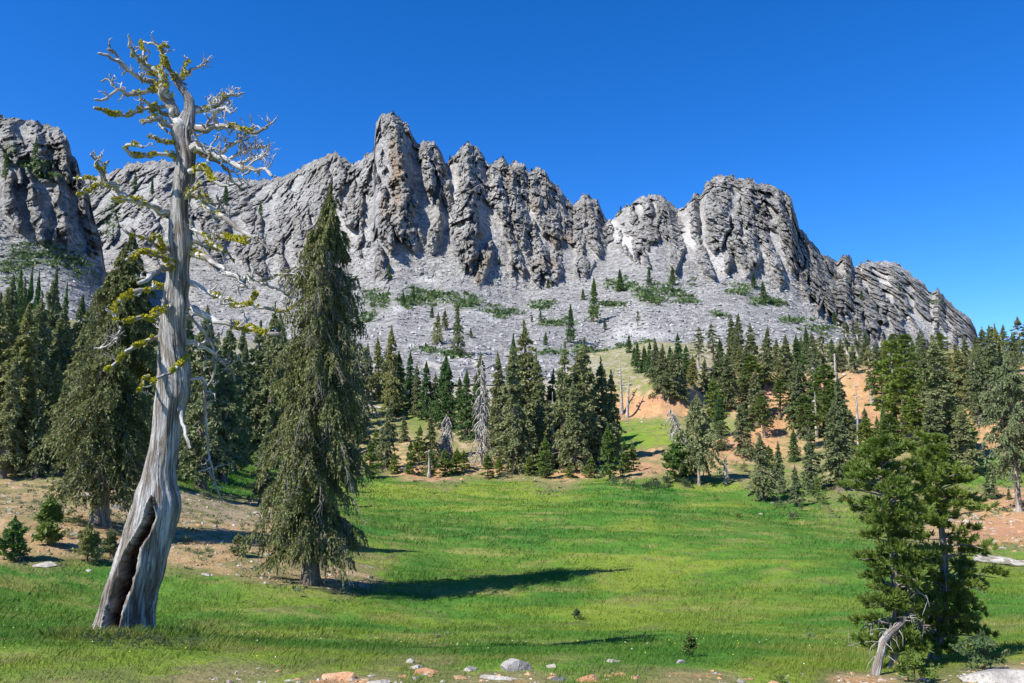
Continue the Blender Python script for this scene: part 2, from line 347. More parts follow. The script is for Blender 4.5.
def ground_color(m, cl):
    """shared by the earth and by the grass growing on it; cl = (green, orange, lush) colour attribute"""
    p = m.pos()
    sep = m.n('ShaderNodeSeparateColor', {0: cl}); lush = sep.outputs[2]
    big = m.noise(m.scale(p, (0.075, 0.13, 0.1)), 1.0, 5, 0.62, 0.8)
    mid = m.noise(m.scale(p, (0.22, 0.42, 0.3)), 1.0, 7, 0.68, 0.5)
    g = m.mix(m.ramp(big, 0.44, 0.56), (0.195, 0.262, 0.036), (0.088, 0.200, 0.028))
    g = m.mix(m.mul(m.ramp(lush, 0.3, 1.0), 0.75), g, (0.045, 0.160, 0.026))
    g = m.mix(m.ramp(mid, 0.50, 0.66, 0, 0.8), g, (0.25, 0.245, 0.075))
    g = m.mix(m.ramp(mid, 0.46, 0.33, 0, 0.6), g, (0.060, 0.125, 0.026))
    return g, sep, mid, big
def terrain_mat():
    m = M('ground_earth'); cl = m.attr('cls', 0); p = m.pos()
    g, sep, mid, big = ground_color(m, cl)
    green, orange = sep.outputs[0], sep.outputs[1]
    n1 = m.noise(p, 1.6, 6, 0.7); n2 = m.noise(p, 7.0, 5, 0.7)
    vor = m.n('ShaderNodeTexVoronoi', {'Vector': p, 'Scale': 3.0, 'Randomness': 1.0}).outputs[0]
    tan = m.mix(m.ramp(n1, 0.35, 0.65), (0.34, 0.225, 0.11), (0.48, 0.345, 0.185))
    org = m.mix(m.ramp(n1, 0.35, 0.65), (0.36, 0.195, 0.085), (0.50, 0.315, 0.155))
    org = m.mix(m.ramp(m.noise(p, 0.14, 3), 0.4, 0.65), org, (0.42, 0.22, 0.13))
    grey = m.mix(m.ramp(n2, 0.35, 0.65), (0.24, 0.215, 0.17), (0.42, 0.39, 0.33))
    e = m.mix(m.ramp(orange, 0.15, 0.5), grey, m.mix(m.ramp(orange, 0.5, 0.9), tan, org))
    e = m.mix(m.ramp(n2, 0.58, 0.70, 0, 0.7), e, (0.50, 0.46, 0.40))
    e = m.mix(m.ramp(n2, 0.42, 0.32, 0, 0.6), e, (0.12, 0.09, 0.06))
    sg = m.mix(m.ramp(n1, 0.4, 0.6), (0.15, 0.17, 0.055), (0.23, 0.20, 0.09))
    f = m.mul(green, m.mul(m.mul(m.noise(p, 0.8, 5, 0.7), -0.5, 'ADD'), 2.2), 'ADD')
    col = m.mix(m.ramp(f, 0.18, 0.48), e, sg)
    col = m.mix(m.ramp(f, 0.55, 0.9), col, g)
    h = m.mul(m.mul(n2, m.mul(n1, 0.8), 'ADD'), m.mul(vor, 0.4), 'ADD')
    return m.surf(col, 0.95, m.bump(h, 0.8, 0.12), spec=0.05)
MAT['ground'] = terrain_mat()
def grass_mat():
    m = M('meadow_grass'); cl = m.attr('cls', 0); g, sep, mid, big = ground_color(m, cl)
    tone = m.attr('tone')
    dry = m.mix(m.ramp(tone, 0.0, 1.0), (0.10, 0.14, 0.035), (0.22, 0.22, 0.08))
    col = m.mix(m.ramp(sep.outputs[0], 0.4, 0.85), dry, g)
    col = m.mix(m.mul(tone, 0.55), col, m.mix(1.0, col, (1.45, 1.3, 1.2), 'MULTIPLY'))
    col = m.mix(m.ramp(tone, 0.93, 0.97), col, (0.34, 0.29, 0.13))
    return m.surf(col, 0.6, spec=0.15, trans=0.35)
MAT['grass'] = grass_mat()

# ------------------------------------------------------------------ the ground sheet
Yf = np.concatenate([np.linspace(-70, 2, 14), np.exp(np.linspace(math.log(3.5), math.log(6.5), 14)), np.exp(np.linspace(math.log(6.8), math.log(300.0), 620)), np.linspace(305, 340, 5)])
sc_ = np.concatenate([-np.linspace(3.4, 1.0, 14) ** 2 * 0.9, np.linspace(-0.82, 0.82, 720), np.linspace(1.0, 3.4, 14) ** 2 * 0.9])
wY = np.where(Yf < 8, 8.0, Yf) + 3
Xg = sc_[None, :] * wY[:, None]; Yg = np.repeat(Yf[:, None], len(sc_), 1)
Xg = np.clip(Xg, -420, 420)
Zg = ter(Xg, Yg)
cl3 = classes(Xg, Yg, Zg)
# tussocks on the meadow and broken ground on the orange earth
Zg = Zg + 0.07 * cl3[..., 0] * fbm(Xg / 0.8, Yg / 0.8, o=2, seed=41) * sst(7, 20, Yg) + cl3[..., 1] * 0.5 * fbm(Xg / 2.2, Yg / 2.2, o=4, seed=43, ridged=True) * sst(60, 110, Yg)
c4 = np.concatenate([cl3, np.ones(cl3.shape[:2] + (1,))], -1)
me = mk_mesh('ground', np.stack([Xg, Yg, Zg], -1).reshape(-1, 3), grid_faces(*Xg.shape), MAT['ground'], {'cls': ('FLOAT_COLOR', c4.reshape(-1, 4))}, True)
tag(obj('ground', me), 'rolling ground with green meadow and orange and tan bare earth', kind='structure')

# ------------------------------------------------------------------ mountains
def mountain_mat():
    m = M('mountain_rock'); k = m.n('ShaderNodeSeparateColor', {0: m.attr('mask', 0)}); talus, pale, orange = k.outputs; p = m.pos()
    green = m.attr('veg')
    n0 = m.noise(p, 0.033, 5, 0.6, 0.5); n1 = m.noise(m.scale(p, (1, 1, 0.5)), 0.20, 9, 0.72, 0.3); n2 = m.noise(p, 0.8, 5, 0.75)
    vor = m.n('ShaderNodeTexVoronoi', {'Vector': m.scale(p, (1, 1, 0.6)), 'Scale': 0.16, 'Randomness': 1.0}, feature='DISTANCE_TO_EDGE').outputs[0]
    v2 = m.n('ShaderNodeTexVoronoi', {'Vector': p, 'Scale': 0.62, 'Randomness': 1.0})
    v2c = m.n('ShaderNodeSeparateColor', {0: v2.outputs['Color']}).outputs[0]
    rock = m.mix(m.ramp(n1, 0.36, 0.64), (0.15, 0.146, 0.136), (0.43, 0.42, 0.395))
    rock = m.mix(m.ramp(n0, 0.40, 0.66, 0, 0.6), rock, (0.25, 0.225, 0.185))
    rock = m.mix(m.ramp(n2, 0.52, 0.66, 0, 0.5), rock, (0.42, 0.41, 0.395))
    rock = m.mix(m.ramp(n2, 0.45, 0.34, 0, 0.65), rock, (0.10, 0.098, 0.092))
    rock = m.mix(m.ramp(m.noise(p, 0.055, 4), 0.54, 0.66, 0, 0.7), rock, m.mix(m.ramp(n2, .3, .7), (0.34, 0.33, 0.31), (0.48, 0.47, 0.45)))
    rock = m.mix(pale, rock, m.mix(m.ramp(n1, 0.35, 0.65), (0.40, 0.39, 0.365), (0.60, 0.585, 0.55)))
    rock = m.mix(m.mul(orange, m.ramp(n1, 0.3, 0.6)), rock, (0.33, 0.215, 0.11))
    tal = m.mix(m.ramp(v2c, 0.0, 1.0), (0.25, 0.243, 0.228), (0.48, 0.468, 0.44))
    tal = m.mix(m.ramp(n1, 0.45, 0.65, 0, 0.6), tal, (0.22, 0.215, 0.205))
    col = m.mix(m.ramp(talus, 0.35, 0.65), rock, m.mix(m.mul(pale, 0.9), tal, (0.66, 0.64, 0.60)))
    gm = m.mul(green, m.ramp(m.noise(p, 0.3, 5, 0.75), 0.46, 0.54))
    col = m.mix(gm, col, m.mix(n2, (0.06, 0.13, 0.04), (0.14, 0.19, 0.075)))
    h = m.mul(m.mul(n1, 1.4), m.mul(n2, 0.6), 'ADD')
    nb = m.bump(h, 0.9, 2.2)
    nb = m.bump(v2.outputs[0], 0.7, 0.6, nb)
    return m.surf(col, 0.95, nb, spec=0.05)
MAT['mountain'] = mountain_mat()
def interp(px, pts):
    pts = np.array(pts, float); return np.interp(px, pts[:, 0], pts[:, 1])
def blobs(px, py, L):
    r = np.zeros_like(px)
    for cx, cy, rx, ry, a in L:
        r = np.maximum(r, a * np.exp(-(((px - cx) / rx) ** 2 + ((py - cy) / ry) ** 2) ** 1.3))
    return r
MT = {}; TALUS = {}
def mountain(name, label, cols, crest, brk, foot, Yf_, Yb, Yc, ribs, pale, orange, veg, seed, rows=360, amp=1.0, white=()):
    px = cols
    sm = lambda a: np.convolve(np.pad(a, 5, 'edge'), np.ones(11) / 11, 'valid')
    cr = interp(px, crest); jag = 0.9 - 2.8 * fbm(px / 6.0, px * 0, o=4, seed=seed, ridged=True, g=.6) + 1.7 * np.round(1.8 * vnoise(px / 3.2, px * 0 + 3, seed=seed + 2)) / 1.8
    bk = sm(interp(px, brk)) + 4 * fbm(px / 14, px * 0, o=3, seed=seed + 4); ft = interp(px, foot)
    bk = np.clip(bk, cr + 3, ft - 3); bkm = bk
    bk = np.clip(np.convolve(np.pad(interp(px, brk), 75, 'edge'), np.ones(151) / 151, 'valid') + 8, cr + 3, ft - 3)   # the slope itself breaks along a smooth line, the rock edge along a ragged one
    t = np.linspace(0, 1, rows); tt = t ** 0.95
    py = ft[None] + (cr - ft)[None] * tt[:, None] + jag[None] * tt[:, None] ** 26; PX = np.repeat(px[None], rows, 0)
    yf, yb, yc = interp(px, Yf_), interp(px, Yb), interp(px, Yc)
    fb = np.clip((ft[None] - py) / (ft - bk)[None], 0, 1); fc = np.clip((bk[None] - py) / (bk - cr)[None], 0, 1)
    Y = yf + (yb - yf) * fb ** 1.15 + (yc - yb) * (0.88 * fc + 0.12 * fc ** 3)
    tx, tz = ray(PX, py)
    X, Z = tx * Y, tz * Y
    fcm = np.clip((bkm[None] - py) / np.maximum(bkm - cr, 2)[None], 0, 1)
    rocky = sst(-0.02, 0.14, fcm + 0.05 * fbm(X / 30, Z / 30, o=3, seed=seed + 5)); rk = rocky * (1 - 0.55 * sst(0.93, 1.0, fc))
    # fall-line buttresses
    wx = X + 5 * fbm(X / 30, Z / 30, o=5, seed=seed + 6, g=.6) + 0.12 * Z * np.sin(X / 170.0)
    d = 6 * fbm(wx / 24, Z / 130, Y / 130, o=2, seed=seed + 7, ridged=True)
    d += 5.0 * fbm(wx / 12, Z / 42, Y / 60, o=3, seed=seed + 8, ridged=True)
    f1, e1 = facets(wx / 17, Z / 27 + 0.3 * wx / 17, seed + 9, 1.0, 0.5); f2, e2 = facets(wx / 7.5, Z / 12 - 0.4 * wx / 7.5, seed + 14, 1.0, 0.55)
    f3, e3 = facets(wx / 3.4, Z / 5.2 + .35 * wx / 3.4, seed + 19, 1.0, 0.6); f4, e4 = facets(wx / 1.7, Z / 2.3 - .2 * wx / 1.7, seed + 50, 1.0, 0.7)
    d += 2.6 * f1 + 3.0 * f2 + 3.2 * f3 + 2.2 * f4
    d += 3.2 * fbm(wx / 4.5, Z / 10, Y / 20, o=4, seed=seed + 40, ridged=True, g=.65)
    wob = 5.5 * fbm(X / 8, Z / 8, o=4, seed=seed + 61, g=.65) + 7 * fbm(X / 30, Z / 30, o=2, seed=seed + 62)
    RIB = np.zeros_like(PX); RC = np.full_like(PX, -1.0)
    rr_ = np.random.default_rng(seed); small = []
    for _ in range(130 if len(MT) == 0 else 16):
        x_ = rr_.uniform(80, 975) if len(MT) == 0 else rr_.uniform(-20, 100); c0, b0 = np.interp(x_, px, cr), np.interp(x_, px, bk)
        small.append((x_, c0 + (b0 - c0) * rr_.uniform(.02, .85), rr_.normal(.12, .22), rr_.uniform(16, 46), rr_.uniform(1.5, 4), rr_.uniform(4, 9.5), rr_.uniform(6, 13)))
    for (ax, ay, lean_, ln, w0, w1, hh) in list(ribs) + small:
        ln = ln * .88; w1 = w1 * .86; w0 = w0 * .8
        x0, x1 = ax - w1 - 14 + min(0, lean_ * ln), ax + w1 + 14 + max(0, lean_ * ln); a_, b_ = np.searchsorted(px, x0), np.searchsorted(px, x1)
        if b_ <= a_: continue
        P_ = PX[:, a_:b_]; t_ = (py[:, a_:b_] - ay) / ln; cx = ax + lean_ * ln * t_; hw = w0 + (w1 - w0) * np.clip(t_, 0, 1)
        du = (P_ + wob[:, a_:b_] - cx) / hw; au = np.where(du > 0, du * 1.35, -du * .95)
        pr = 1 - au - 0.9 * np.clip(t_ - .72, 0, 9) ** 1.3 * 3.2 - np.clip(-t_ * 8, 0, 1)
        RIB[:, a_:b_] = np.maximum(RIB[:, a_:b_], 0.42 * hh * np.clip(pr, 0, 1) ** 1.0 * (0.6 + .4 * np.clip(1.6 - t_, 0, 1)))
        RC[:, a_:b_] = np.maximum(RC[:, a_:b_], pr)
    bigc = fbm(wx / 9, Z / 26 + 5, o=4, seed=seed + 60, g=.68)
    thr = 0.42 - 0.40 * sst(0.1, 0.9, fcm) - 0.45 * sst(0.90, 1.0, fc)
    crag = np.maximum(sst(thr - .04, thr + .12, bigc), sst(0.10, 0.26, RC + .55 * bigc))
    ampx = (0.7 + 0.3 * sst(300, 370, PX) if len(MT) == 0 else 1.0)
    d = amp * rk * ampx * (0.95 * d * (0.13 + 0.87 * crag) + 1.6 * crag) + RIB * rk * (0.95 + 0.12 * np.clip(f2, -1, 1))
    chute = rocky * (1 - crag)
    pl = blobs(PX, py, pale)
    td = (1 - rocky) * (3.0 * fbm(X / 30, Z / 12, o=3, seed=seed + 35) + 1.2 * fbm(X / 2.2, Z / 1.4, Y / 5, o=3, seed=seed + 36))
    d = (d + td) * np.minimum(1, tt[:, None] * 30)
    k = 1 - d / Y
    V = np.stack([X * k, Y * k, Z * k], -1)
    TALUS[len(MT)] = 1 - rocky * (0.12 + .88 * crag); MT[len(MT)] = (px, py, V)
    # the far side, falling away behind the crest
    top = V[-1]; back = []
    for i, (dy, dz) in enumerate(((4, -2), (16, -15), (55, -50), (160, -170))):
        b = top.copy(); b[:, 1] += dy; b[:, 0] += dy * top[:, 0] / top[:, 1]; b[:, 2] = np.maximum(b[:, 2] + dz, 5 - i); back.append(b)
    V2 = np.concatenate([V, np.array(back)], 0)
    msk = np.stack([1 - rocky * (0.12 + .88 * crag), pl * (.7 + .3 * (1 - crag)), blobs(PX, py, orange), np.ones_like(pl)], -1)
    wt = blobs(PX, py, white); msk[..., 1] = np.where(rocky < 0.5, wt, np.maximum(msk[..., 1], wt))
    vg = blobs(PX, py, veg)
    pad = np.zeros((4, len(px), 4)); pad[..., 3] = 1
    msk = np.concatenate([msk, pad]); vg = np.concatenate([vg, np.zeros((4, len(px)))])
    me = mk_mesh(name, V2.reshape(-1, 3), grid_faces(V2.shape[0], V2.shape[1]), MAT['mountain'], {'mask': ('FLOAT_COLOR', msk.reshape(-1, 4)), 'veg': ('FLOAT', vg.ravel())}, False)
    tag(obj(name, me), label, kind='structure')

VEG_MAIN = [(378,300,14,9,1),(405,300,10,8,1),(430,296,30,9,1),(465,303,18,8,1),(345,318,12,6,.9),(365,318,10,5,.9),(500,312,20,5,.8),(540,305,14,5,.8),(555,322,14,5,.9),(625,285,18,7,.8),(645,295,12,7,1),(668,290,22,8,.8),(655,300,10,6,1),(690,300,8,4,.9),(738,292,11,6,1),(762,302,14,4,1),(780,305,10,3,.8),(615,305,12,5,.8),(795,322,14,3,.9),(818,330,14,4,.9),(720,315,8,3,.7),(580,352,30,5,.8),(455,355,12,3,.9),(430,352,8,3,.8),(640,355,18,12,1),(110,215,12,20,.5),(175,250,20,30,.2),(935,300,4,4,.6)]
crest_main = [(-420,260),(-200,230),(0,205),(60,185),(90,179),(110,172),(130,163),(160,160),(200,165),(240,178),(262,180),(285,176),(300,168),(312,161),(322,157),(335,152),(345,158),(352,164),(360,160),(370,154),(374,150),(376,122),(382,114),(392,112),(400,117),(409,124),(413,138),(418,143),(424,140),(434,141),(441,152),(446,163),(450,158),(458,150),(468,142),(477,146),(484,156),(490,164),(497,160),(503,157),(508,163),(517,161),(524,163),(529,170),(534,169),(540,166),(545,169),(550,179),(558,186),(566,197),(573,206),(578,200),(584,194),(590,198),(597,200),(603,212),(607,219),(614,216),(624,207),(640,197),(655,194),(664,197),(671,204),(678,209),(685,206),(690,200),(694,193),(700,196),(703,190),(707,182),(715,177),(724,174),(736,178),(748,178),(760,183),(777,186),(786,192),(792,201),(795,214),(799,227),(808,237),(820,250),(830,258),(837,263),(841,257),(846,253),(851,258),(854,265),(866,262),(880,260),(892,261),(902,267),(914,276),(925,286),(932,291),(938,288),(944,297),(951,303),(959,310),(966,315),(970,319),(975,328),(979,338),(984,352),(1000,364),(1060,378),(1300,395),(1600,400)]
brk_main = [(-420,300),(100,290),(150,262),(190,292),(235,258),(270,300),(300,296),(325,280),(345,232),(362,270),(385,296),(404,288),(420,246),(434,262),(447,226),(458,268),(480,298),(497,252),(512,282),(535,300),(553,300),(568,262),(582,290),(598,262),(610,240),(622,254),(645,272),(672,290),(688,240),(702,272),(722,290),(736,262),(750,286),(764,262),(780,296),(796,276),(815,318),(850,336),(880,358),(930,366),(1000,376),(1600,405)]
foot_main = [(-420,400),(150,385),(300,380),(360,384),(540,385),(590,374),(610,370),(650,365),(720,366),(800,368),(900,376),(1000,388),(1100,400),(1600,420)]
ribs_main = [(124,164,.1,60,6,15,12),(165,160,.1,70,6,17,12),(205,166,.05,70,6,17,11),(245,178,.1,60,5,16,10),(290,172,-.1,60,5,16,12),(322,157,.05,75,6,19,16),(338,153,0,60,4,10,12),(362,160,-.1,80,4,13,14),
 (391,108,.10,125,12,19,34),(424,139,.12,70,9,13,20),(437,141,.22,85,6,13,22),(468,141,0,140,7,30,28),(486,158,.3,85,4,14,18),(503,156,.22,105,5,20,22),(522,160,.3,70,5,13,16),(541,165,.2,100,5,18,22),(556,184,.3,70,4,12,15),
 (567,196,.3,60,4,12,15),(585,193,.28,70,5,15,22),(598,204,.3,50,4,10,13),(645,195,.1,60,8,18,15),(661,194,.35,90,7,20,18),(692,192,.15,50,4,10,18),(710,181,.1,60,6,16,17),(726,173,-.1,80,8,20,18),(747,177,.1,90,8,20,18),
 (777,185,.25,100,7,19,22),(793,202,.4,110,5,16,24),(809,237,.5,90,5,15,18),(829,256,.5,70,5,12,14),(846,252,.5,80,4,14,18),(868,261,.4,60,6,14,12),(893,260,.3,60,7,16,14),(915,276,.4,50,5,12,12),(938,287,.2,50,4,10,13),(958,309,.2,36,4,10,12),
 (381,196,.2,58,5,13,15),(406,205,.2,50,5,13,15),(352,184,.05,52,4,13,14),(441,193,-.12,80,4,18,20),(456,232,.1,52,4,15,14),(418,228,.2,48,5,15,12),(500,212,.3,70,4,16,16),(531,224,.3,62,4,16,16),(551,238,.2,56,4,18,16),(482,252,.1,44,5,16,14),(576,234,.3,48,4,13,12),
 (380,248,.1,46,5,16,16),(430,262,0,32,5,16,9),(330,202,0,62,5,16,13),(300,214,.1,60,5,15,12),(260,218,.05,60,5,17,12),(222,208,0,60,5,16,12),(182,200,.05,60,5,16,12),(142,198,.1,60,5,15,12),(350,248,0,44,5,15,11),(285,262,0,34,5,14,10),(240,262,0,34,5,14,10),
 (672,236,.3,50,5,14,13),(702,238,.3,48,4,13,12),(736,224,.2,58,5,15,14),(762,224,.3,66,5,15,15),(790,254,.4,58,5,14,15),(821,280,.5,46,5,13,12),(861,298,.5,44,5,13,11),(891,300,.4,42,5,13,10),(638,222,.2,36,4,11,10),(690,262,.3,28,5,13,8),(505,262,.2,34,5,15,10),(594,262,.2,30,4,10,9)]
pale_main = [(445,240,7,40,.8),(455,205,6,26,.7),(440,285,14,14,.5),(345,225,20,22,.45),(340,265,22,22,.5),(420,245,22,14,.5),(365,175,6,14,.4),(300,200,28,16,.45),(160,210,50,30,.25),(495,190,9,26,.5),(530,205,8,18,.5),(625,240,16,14,.9),(612,225,7,6,1.0),(645,205,12,8,.7),(690,240,14,22,.7),(715,265,20,16,.75),(745,235,10,20,.45),(765,262,20,26,.7),(790,292,18,14,.7),(700,225,5,16,.6),(870,272,20,10,.8),(893,285,24,16,.85),(920,310,20,16,.8),(945,325,12,14,.8),(880,262,20,6,.7),(960,325,8,12,.7),(600,256,8,12,.4)]
orange_main = [(397,180,7,34,.75),(392,150,6,20,.5),(384,205,6,14,.5),(480,262,12,8,.6),(476,280,6,12,.9),(560,240,14,10,.5),(550,262,12,6,.5),(487,222,5,9,.35),(536,206,6,10,.5),(510,180,6,10,.4),(860,270,6,6,.4),(800,300,8,6,.3)]
white_main = [(400,308,9,5,.9),(490,317,9,4,1),(480,312,6,3,.9),(545,321,8,3,1),(533,320,4,2,1),(632,330,20,8,.75),(655,335,16,6,.7),(640,345,14,3,1),(425,280,10,3,.9),(470,312,5,2,.9),(700,360,12,4,.5),(415,345,9,2,1),(556,320,4,4,.9),(620,335,10,6,.7)]
cols_main = np.concatenate([np.arange(-420, -40, 8.0), np.arange(-40, 1060, 0.78), np.arange(1060, 1600, 9.0)])
mountain('mountain', 'grey craggy mountain ridge with a tall tower and pale scree below', cols_main, crest_main, brk_main, foot_main,
         [(-420,250),(0,240),(300,190),(360,164),(540,164),(600,210),(800,205),(1024,170),(1600,170)], [(-420,340),(100,350),(400,325),(600,325),(800,300),(1000,230),(1600,250)],
         [(-420,520),(60,540),(280,500),(390,430),(480,440),(600,460),(650,440),(740,425),(800,420),(840,440),(880,470),(980,440),(1600,400)],
         ribs_main, pale_main, orange_main, VEG_MAIN, 100, 400, 1.0, white_main)
crest_crag = [(-420,150),(-200,110),(-60,112),(0,116),(18,118),(38,122),(50,126),(60,129),(66,133),(69,143),(72,157),(77,160),(80,172),(86,184),(90,200),(96,222),(101,238),(104,262),(112,300),(130,345),(150,372)]
brk_crag = [(-420,250),(0,238),(20,240),(60,262),(84,262),(100,256),(106,275),(150,376)]
foot_crag = [(-420,400),(-100,390),(0,380),(100,380),(150,392)]
mountain('mountain', 'dark broken crag at the left end above a grassy scree slope', np.concatenate([np.arange(-420, -30, 8.0), np.arange(-30, 150, 0.75)]), crest_crag, brk_crag, foot_crag,
         [(-420,190),(0,190),(150,200)], [(-420,260),(0,265),(100,275),(150,230)], [(-420,320),(0,320),(60,330),(90,320),(110,300),(150,250)],
         [(12,117,.1,50,8,16,12),(37,121,.2,55,8,16,14),(60,129,.25,60,6,12,16),(74,158,.3,60,4,11,14),(14,176,.1,56,6,16,14),(36,186,.15,54,6,17,15),(60,190,.2,58,6,14,15),(84,192,.25,66,5,13,16)],
         [(42,228,5,16,.8),(20,130,10,10,.3)], [(10,150,8,8,.3)], [(32,165,15,6,1),(48,176,14,4,.9),(12,150,10,10,.7),(40,255,30,14,.9),(75,265,20,14,.8),(10,270,14,14,.8),(30,170,10,4,.8),(95,275,8,10,.6)], 300, 330, 0.62)
def on_mountain(px, py):
    """point of the mountain surface behind a pixel of the photograph"""
    for k in (1, 0):
        cols, pys, V = MT[k]
        j = int(np.argmin(np.abs(cols - px)))
        if pys[-1, j] <= py <= pys[0, j]:
            i = int(np.argmin(np.abs(pys[:, j] - py))); return V[i, j].copy()
    return None
def place(px, py):
    g = ground(px, py); m_ = on_mountain(px, py)
    if g is None: return m_
    if m_ is None: return g
    return g if g[1] <= m_[1] else m_

# ------------------------------------------------------------------ conifers
def quads_mesh(name, c, mat, tone=None, extra=None):
    """c: (n,4,3) separate small faces"""
    n = len(c); at = {}
    if tone is not None: at['tone'] = ('FLOAT', np.repeat(tone, 4))
    return mk_mesh(name, c.reshape(-1, 3), np.arange(n * 4).reshape(n, 4), mat, at)
def unit(v): return v / (np.linalg.norm(v, axis=-1, keepdims=True) + 1e-9)
def crown(rg, H, hw, prof, h0=0.08, nb=90, nlet=9, nsp=7, up=0.1, droop=0.5, hang=0.5, letlen=0.28, spl=0.022, spw=0.007, spread=0.7, tuft=False, power=0.9, gap=0.0, lean=None, tiers=0, flat=0.0, az_bias=None):
    """leaf sprigs of a conifer as small kite faces spread along branchlets; returns faces, tone and branch axes. Lengths are in metres."""
    hb = h0 + (1 - h0) * rg.random(nb) ** power * 0.985
    if tiers: hb = np.clip((np.floor(hb * tiers) + rg.normal(0, 0.16, nb)) / tiers, h0, 0.99)
    if gap: hb = hb[fbm(hb * 9, hb * 0, seed=int(rg.integers(1, 999)), o=2) > -gap * 0 - 1]
    hb = np.sort(hb); nb = len(hb)
    az = np.arange(nb) * 2.39996 + rg.random(nb) * 1.2
    amp = 0.55 + 0.60 * rg.random(nb)
    amp *= 1 + 0.28 * vnoise(np.cos(az) * 1.3 + hb * 7, np.sin(az) * 1.3 + hb * 3, seed=int(rg.integers(1, 999)))
    if gap: amp *= np.where(rg.random(nb) < gap, 0.45, 1)
    L = np.array([prof(h) for h in hb]) * hw * amp
    L = np.maximum(L, 0.004 * H)
    lx, ly = lean(hb) if lean else (0 * hb, 0 * hb)
    o = np.stack([lx, ly, hb * H], 1)
    dr = np.stack([np.cos(az), np.sin(az), 0 * az], 1)
    upb = up * (0.4 + 1.2 * rg.random(nb)) + np.clip(hb - 0.8, 0, 1) * 3.5; drb = droop * (0.6 + 0.8 * rg.random(nb)) * (1 - 0.6 * hb)
    def axis(sv):
        sv = sv[..., None]
        return o[:, None] + dr[:, None] * (L[:, None, None] * sv) + np.array([0, 0, 1]) * (L[:, None, None] * (upb[:, None, None] * sv - drb[:, None, None] * sv ** 2))
    sv = 0.12 + 0.88 * rg.random((nb, nlet)) ** 0.75
    A = axis(sv)
    side = np.stack([-np.sin(az), np.cos(az), 0 * az], 1)[:, None]
    sg = np.where(rg.random((nb, nlet)) < 0.5, -1, 1)[..., None] * (0.4 + 0.7 * rg.random((nb, nlet, 1)))
    fwd = dr[:, None] * (0.5 + 0.5 * rg.random((nb, nlet, 1)))
    ld = unit(side * sg + fwd + rg.normal(0, 0.15, (nb, nlet, 3)) + np.array([0, 0, -0.25 if hang > 0 else 0.3]))
    ll = L[:, None] * letlen * (1.25 - 0.75 * sv) * (0.6 + 0.8 * rg.random((nb, nlet))) + 0.004 * H
    t = rg.random((nb, nlet, nsp)) if not tuft else 0.55 + 0.45 * rg.random((nb, nlet, nsp))
    p = A[:, :, None] + ld[:, :, None] * (ll[:, :, None] * t)[..., None] + np.array([0, 0, -1.0]) * (hang * ll[:, :, None] * t ** 2)[..., None]
    dirn = unit(ld[:, :, None] * (1 - 0.5 * t[..., None] * (hang > 0)) + np.array([0, 0, -hang * 1.4]) * t[..., None] + rg.normal(0, spread, p.shape))
    if tuft: dirn = unit(dirn + np.array([0, 0, 0.25]))
    p = p.reshape(-1, 3); dirn = dirn.reshape(-1, 3); n = len(p)
    sd_ = unit(np.cross(dirn, rg.normal(0, 1, (n, 3)) + (np.array([0, 0, 3.0]) * flat)))
    l = spl * (0.6 + 0.8 * rg.random(n))[:, None]; w_ = spw * (0.6 + 0.8 * rg.random(n))[:, None]
    c = np.stack([p, p + dirn * l * 0.45 + sd_ * w_, p + dirn * l, p + dirn * l * 0.45 - sd_ * w_], 1)
    if not tuft:
        hz = np.clip(c[..., 2] / H, 0, 1); k_ = 1 - 0.75 * sst(0.80, 1.0, hz); lxy = np.stack(lean(hz), -1) if lean else 0
        c[..., :2] = lxy + (c[..., :2] - lxy) * k_[..., None]
    tone = np.clip(0.25 + 0.5 * rg.random((nb, nlet, 1)) * np.ones((1, 1, nsp)) + 0.3 * (rg.random((nb, nlet, nsp)) - 0.3), 0, 1).reshape(-1)
    return c, tone, (axis, nb, L, o)
def trunk_tubes(H, r0, lean=None, k=7, tip=0.97, flare=1.5, rg=None, rough=0.15):
    h = np.concatenate([[-0.03, 0.0, 0.012, 0.03], np.linspace(0.07, tip, 12)])
    lx, ly = lean(h) if lean else (0 * h, 0 * h)
    rad = r0 * (1 - h) ** 0.85 * (1 + (flare - 1) * np.exp(-np.maximum(h, 0) / 0.02)) + r0 * 0.04
    T = Tubes(); T.add(np.stack([lx, ly, h * H], 1), rad, k, rough, 3); return T
def add_limbs(T, ax, rg, r, every=1, smax=0.8, k=4):
    axis, nb, L, o = ax
    sv = np.linspace(0.0, smax, 5)[None] * np.ones((nb, 1)); P = axis(sv)
    for i in range(0, nb, every):
        T.add(P[i], np.linspace(r, r * 0.3, 5) * (0.5 + L[i] / (L.max() + 1e-6)), k)
PROF = {
 'spire': lambda h: (1 - h) ** 0.95 * min(1, 0.55 + h * 6),
 'hem': lambda h: 1.15 * ((1 - h) ** 0.95) * min(1, 0.5 + h * 2.6) * 1.0,
 'pine': lambda h: min(1, 0.45 + h * 1.5) * (1 - max(0, h - 0.45) ** 1.6 * 2.2) * 0.95,
 'sparse': lambda h: min(1, 0.5 + h) * (1 - h) ** 0.5,
}
PROTO = {}
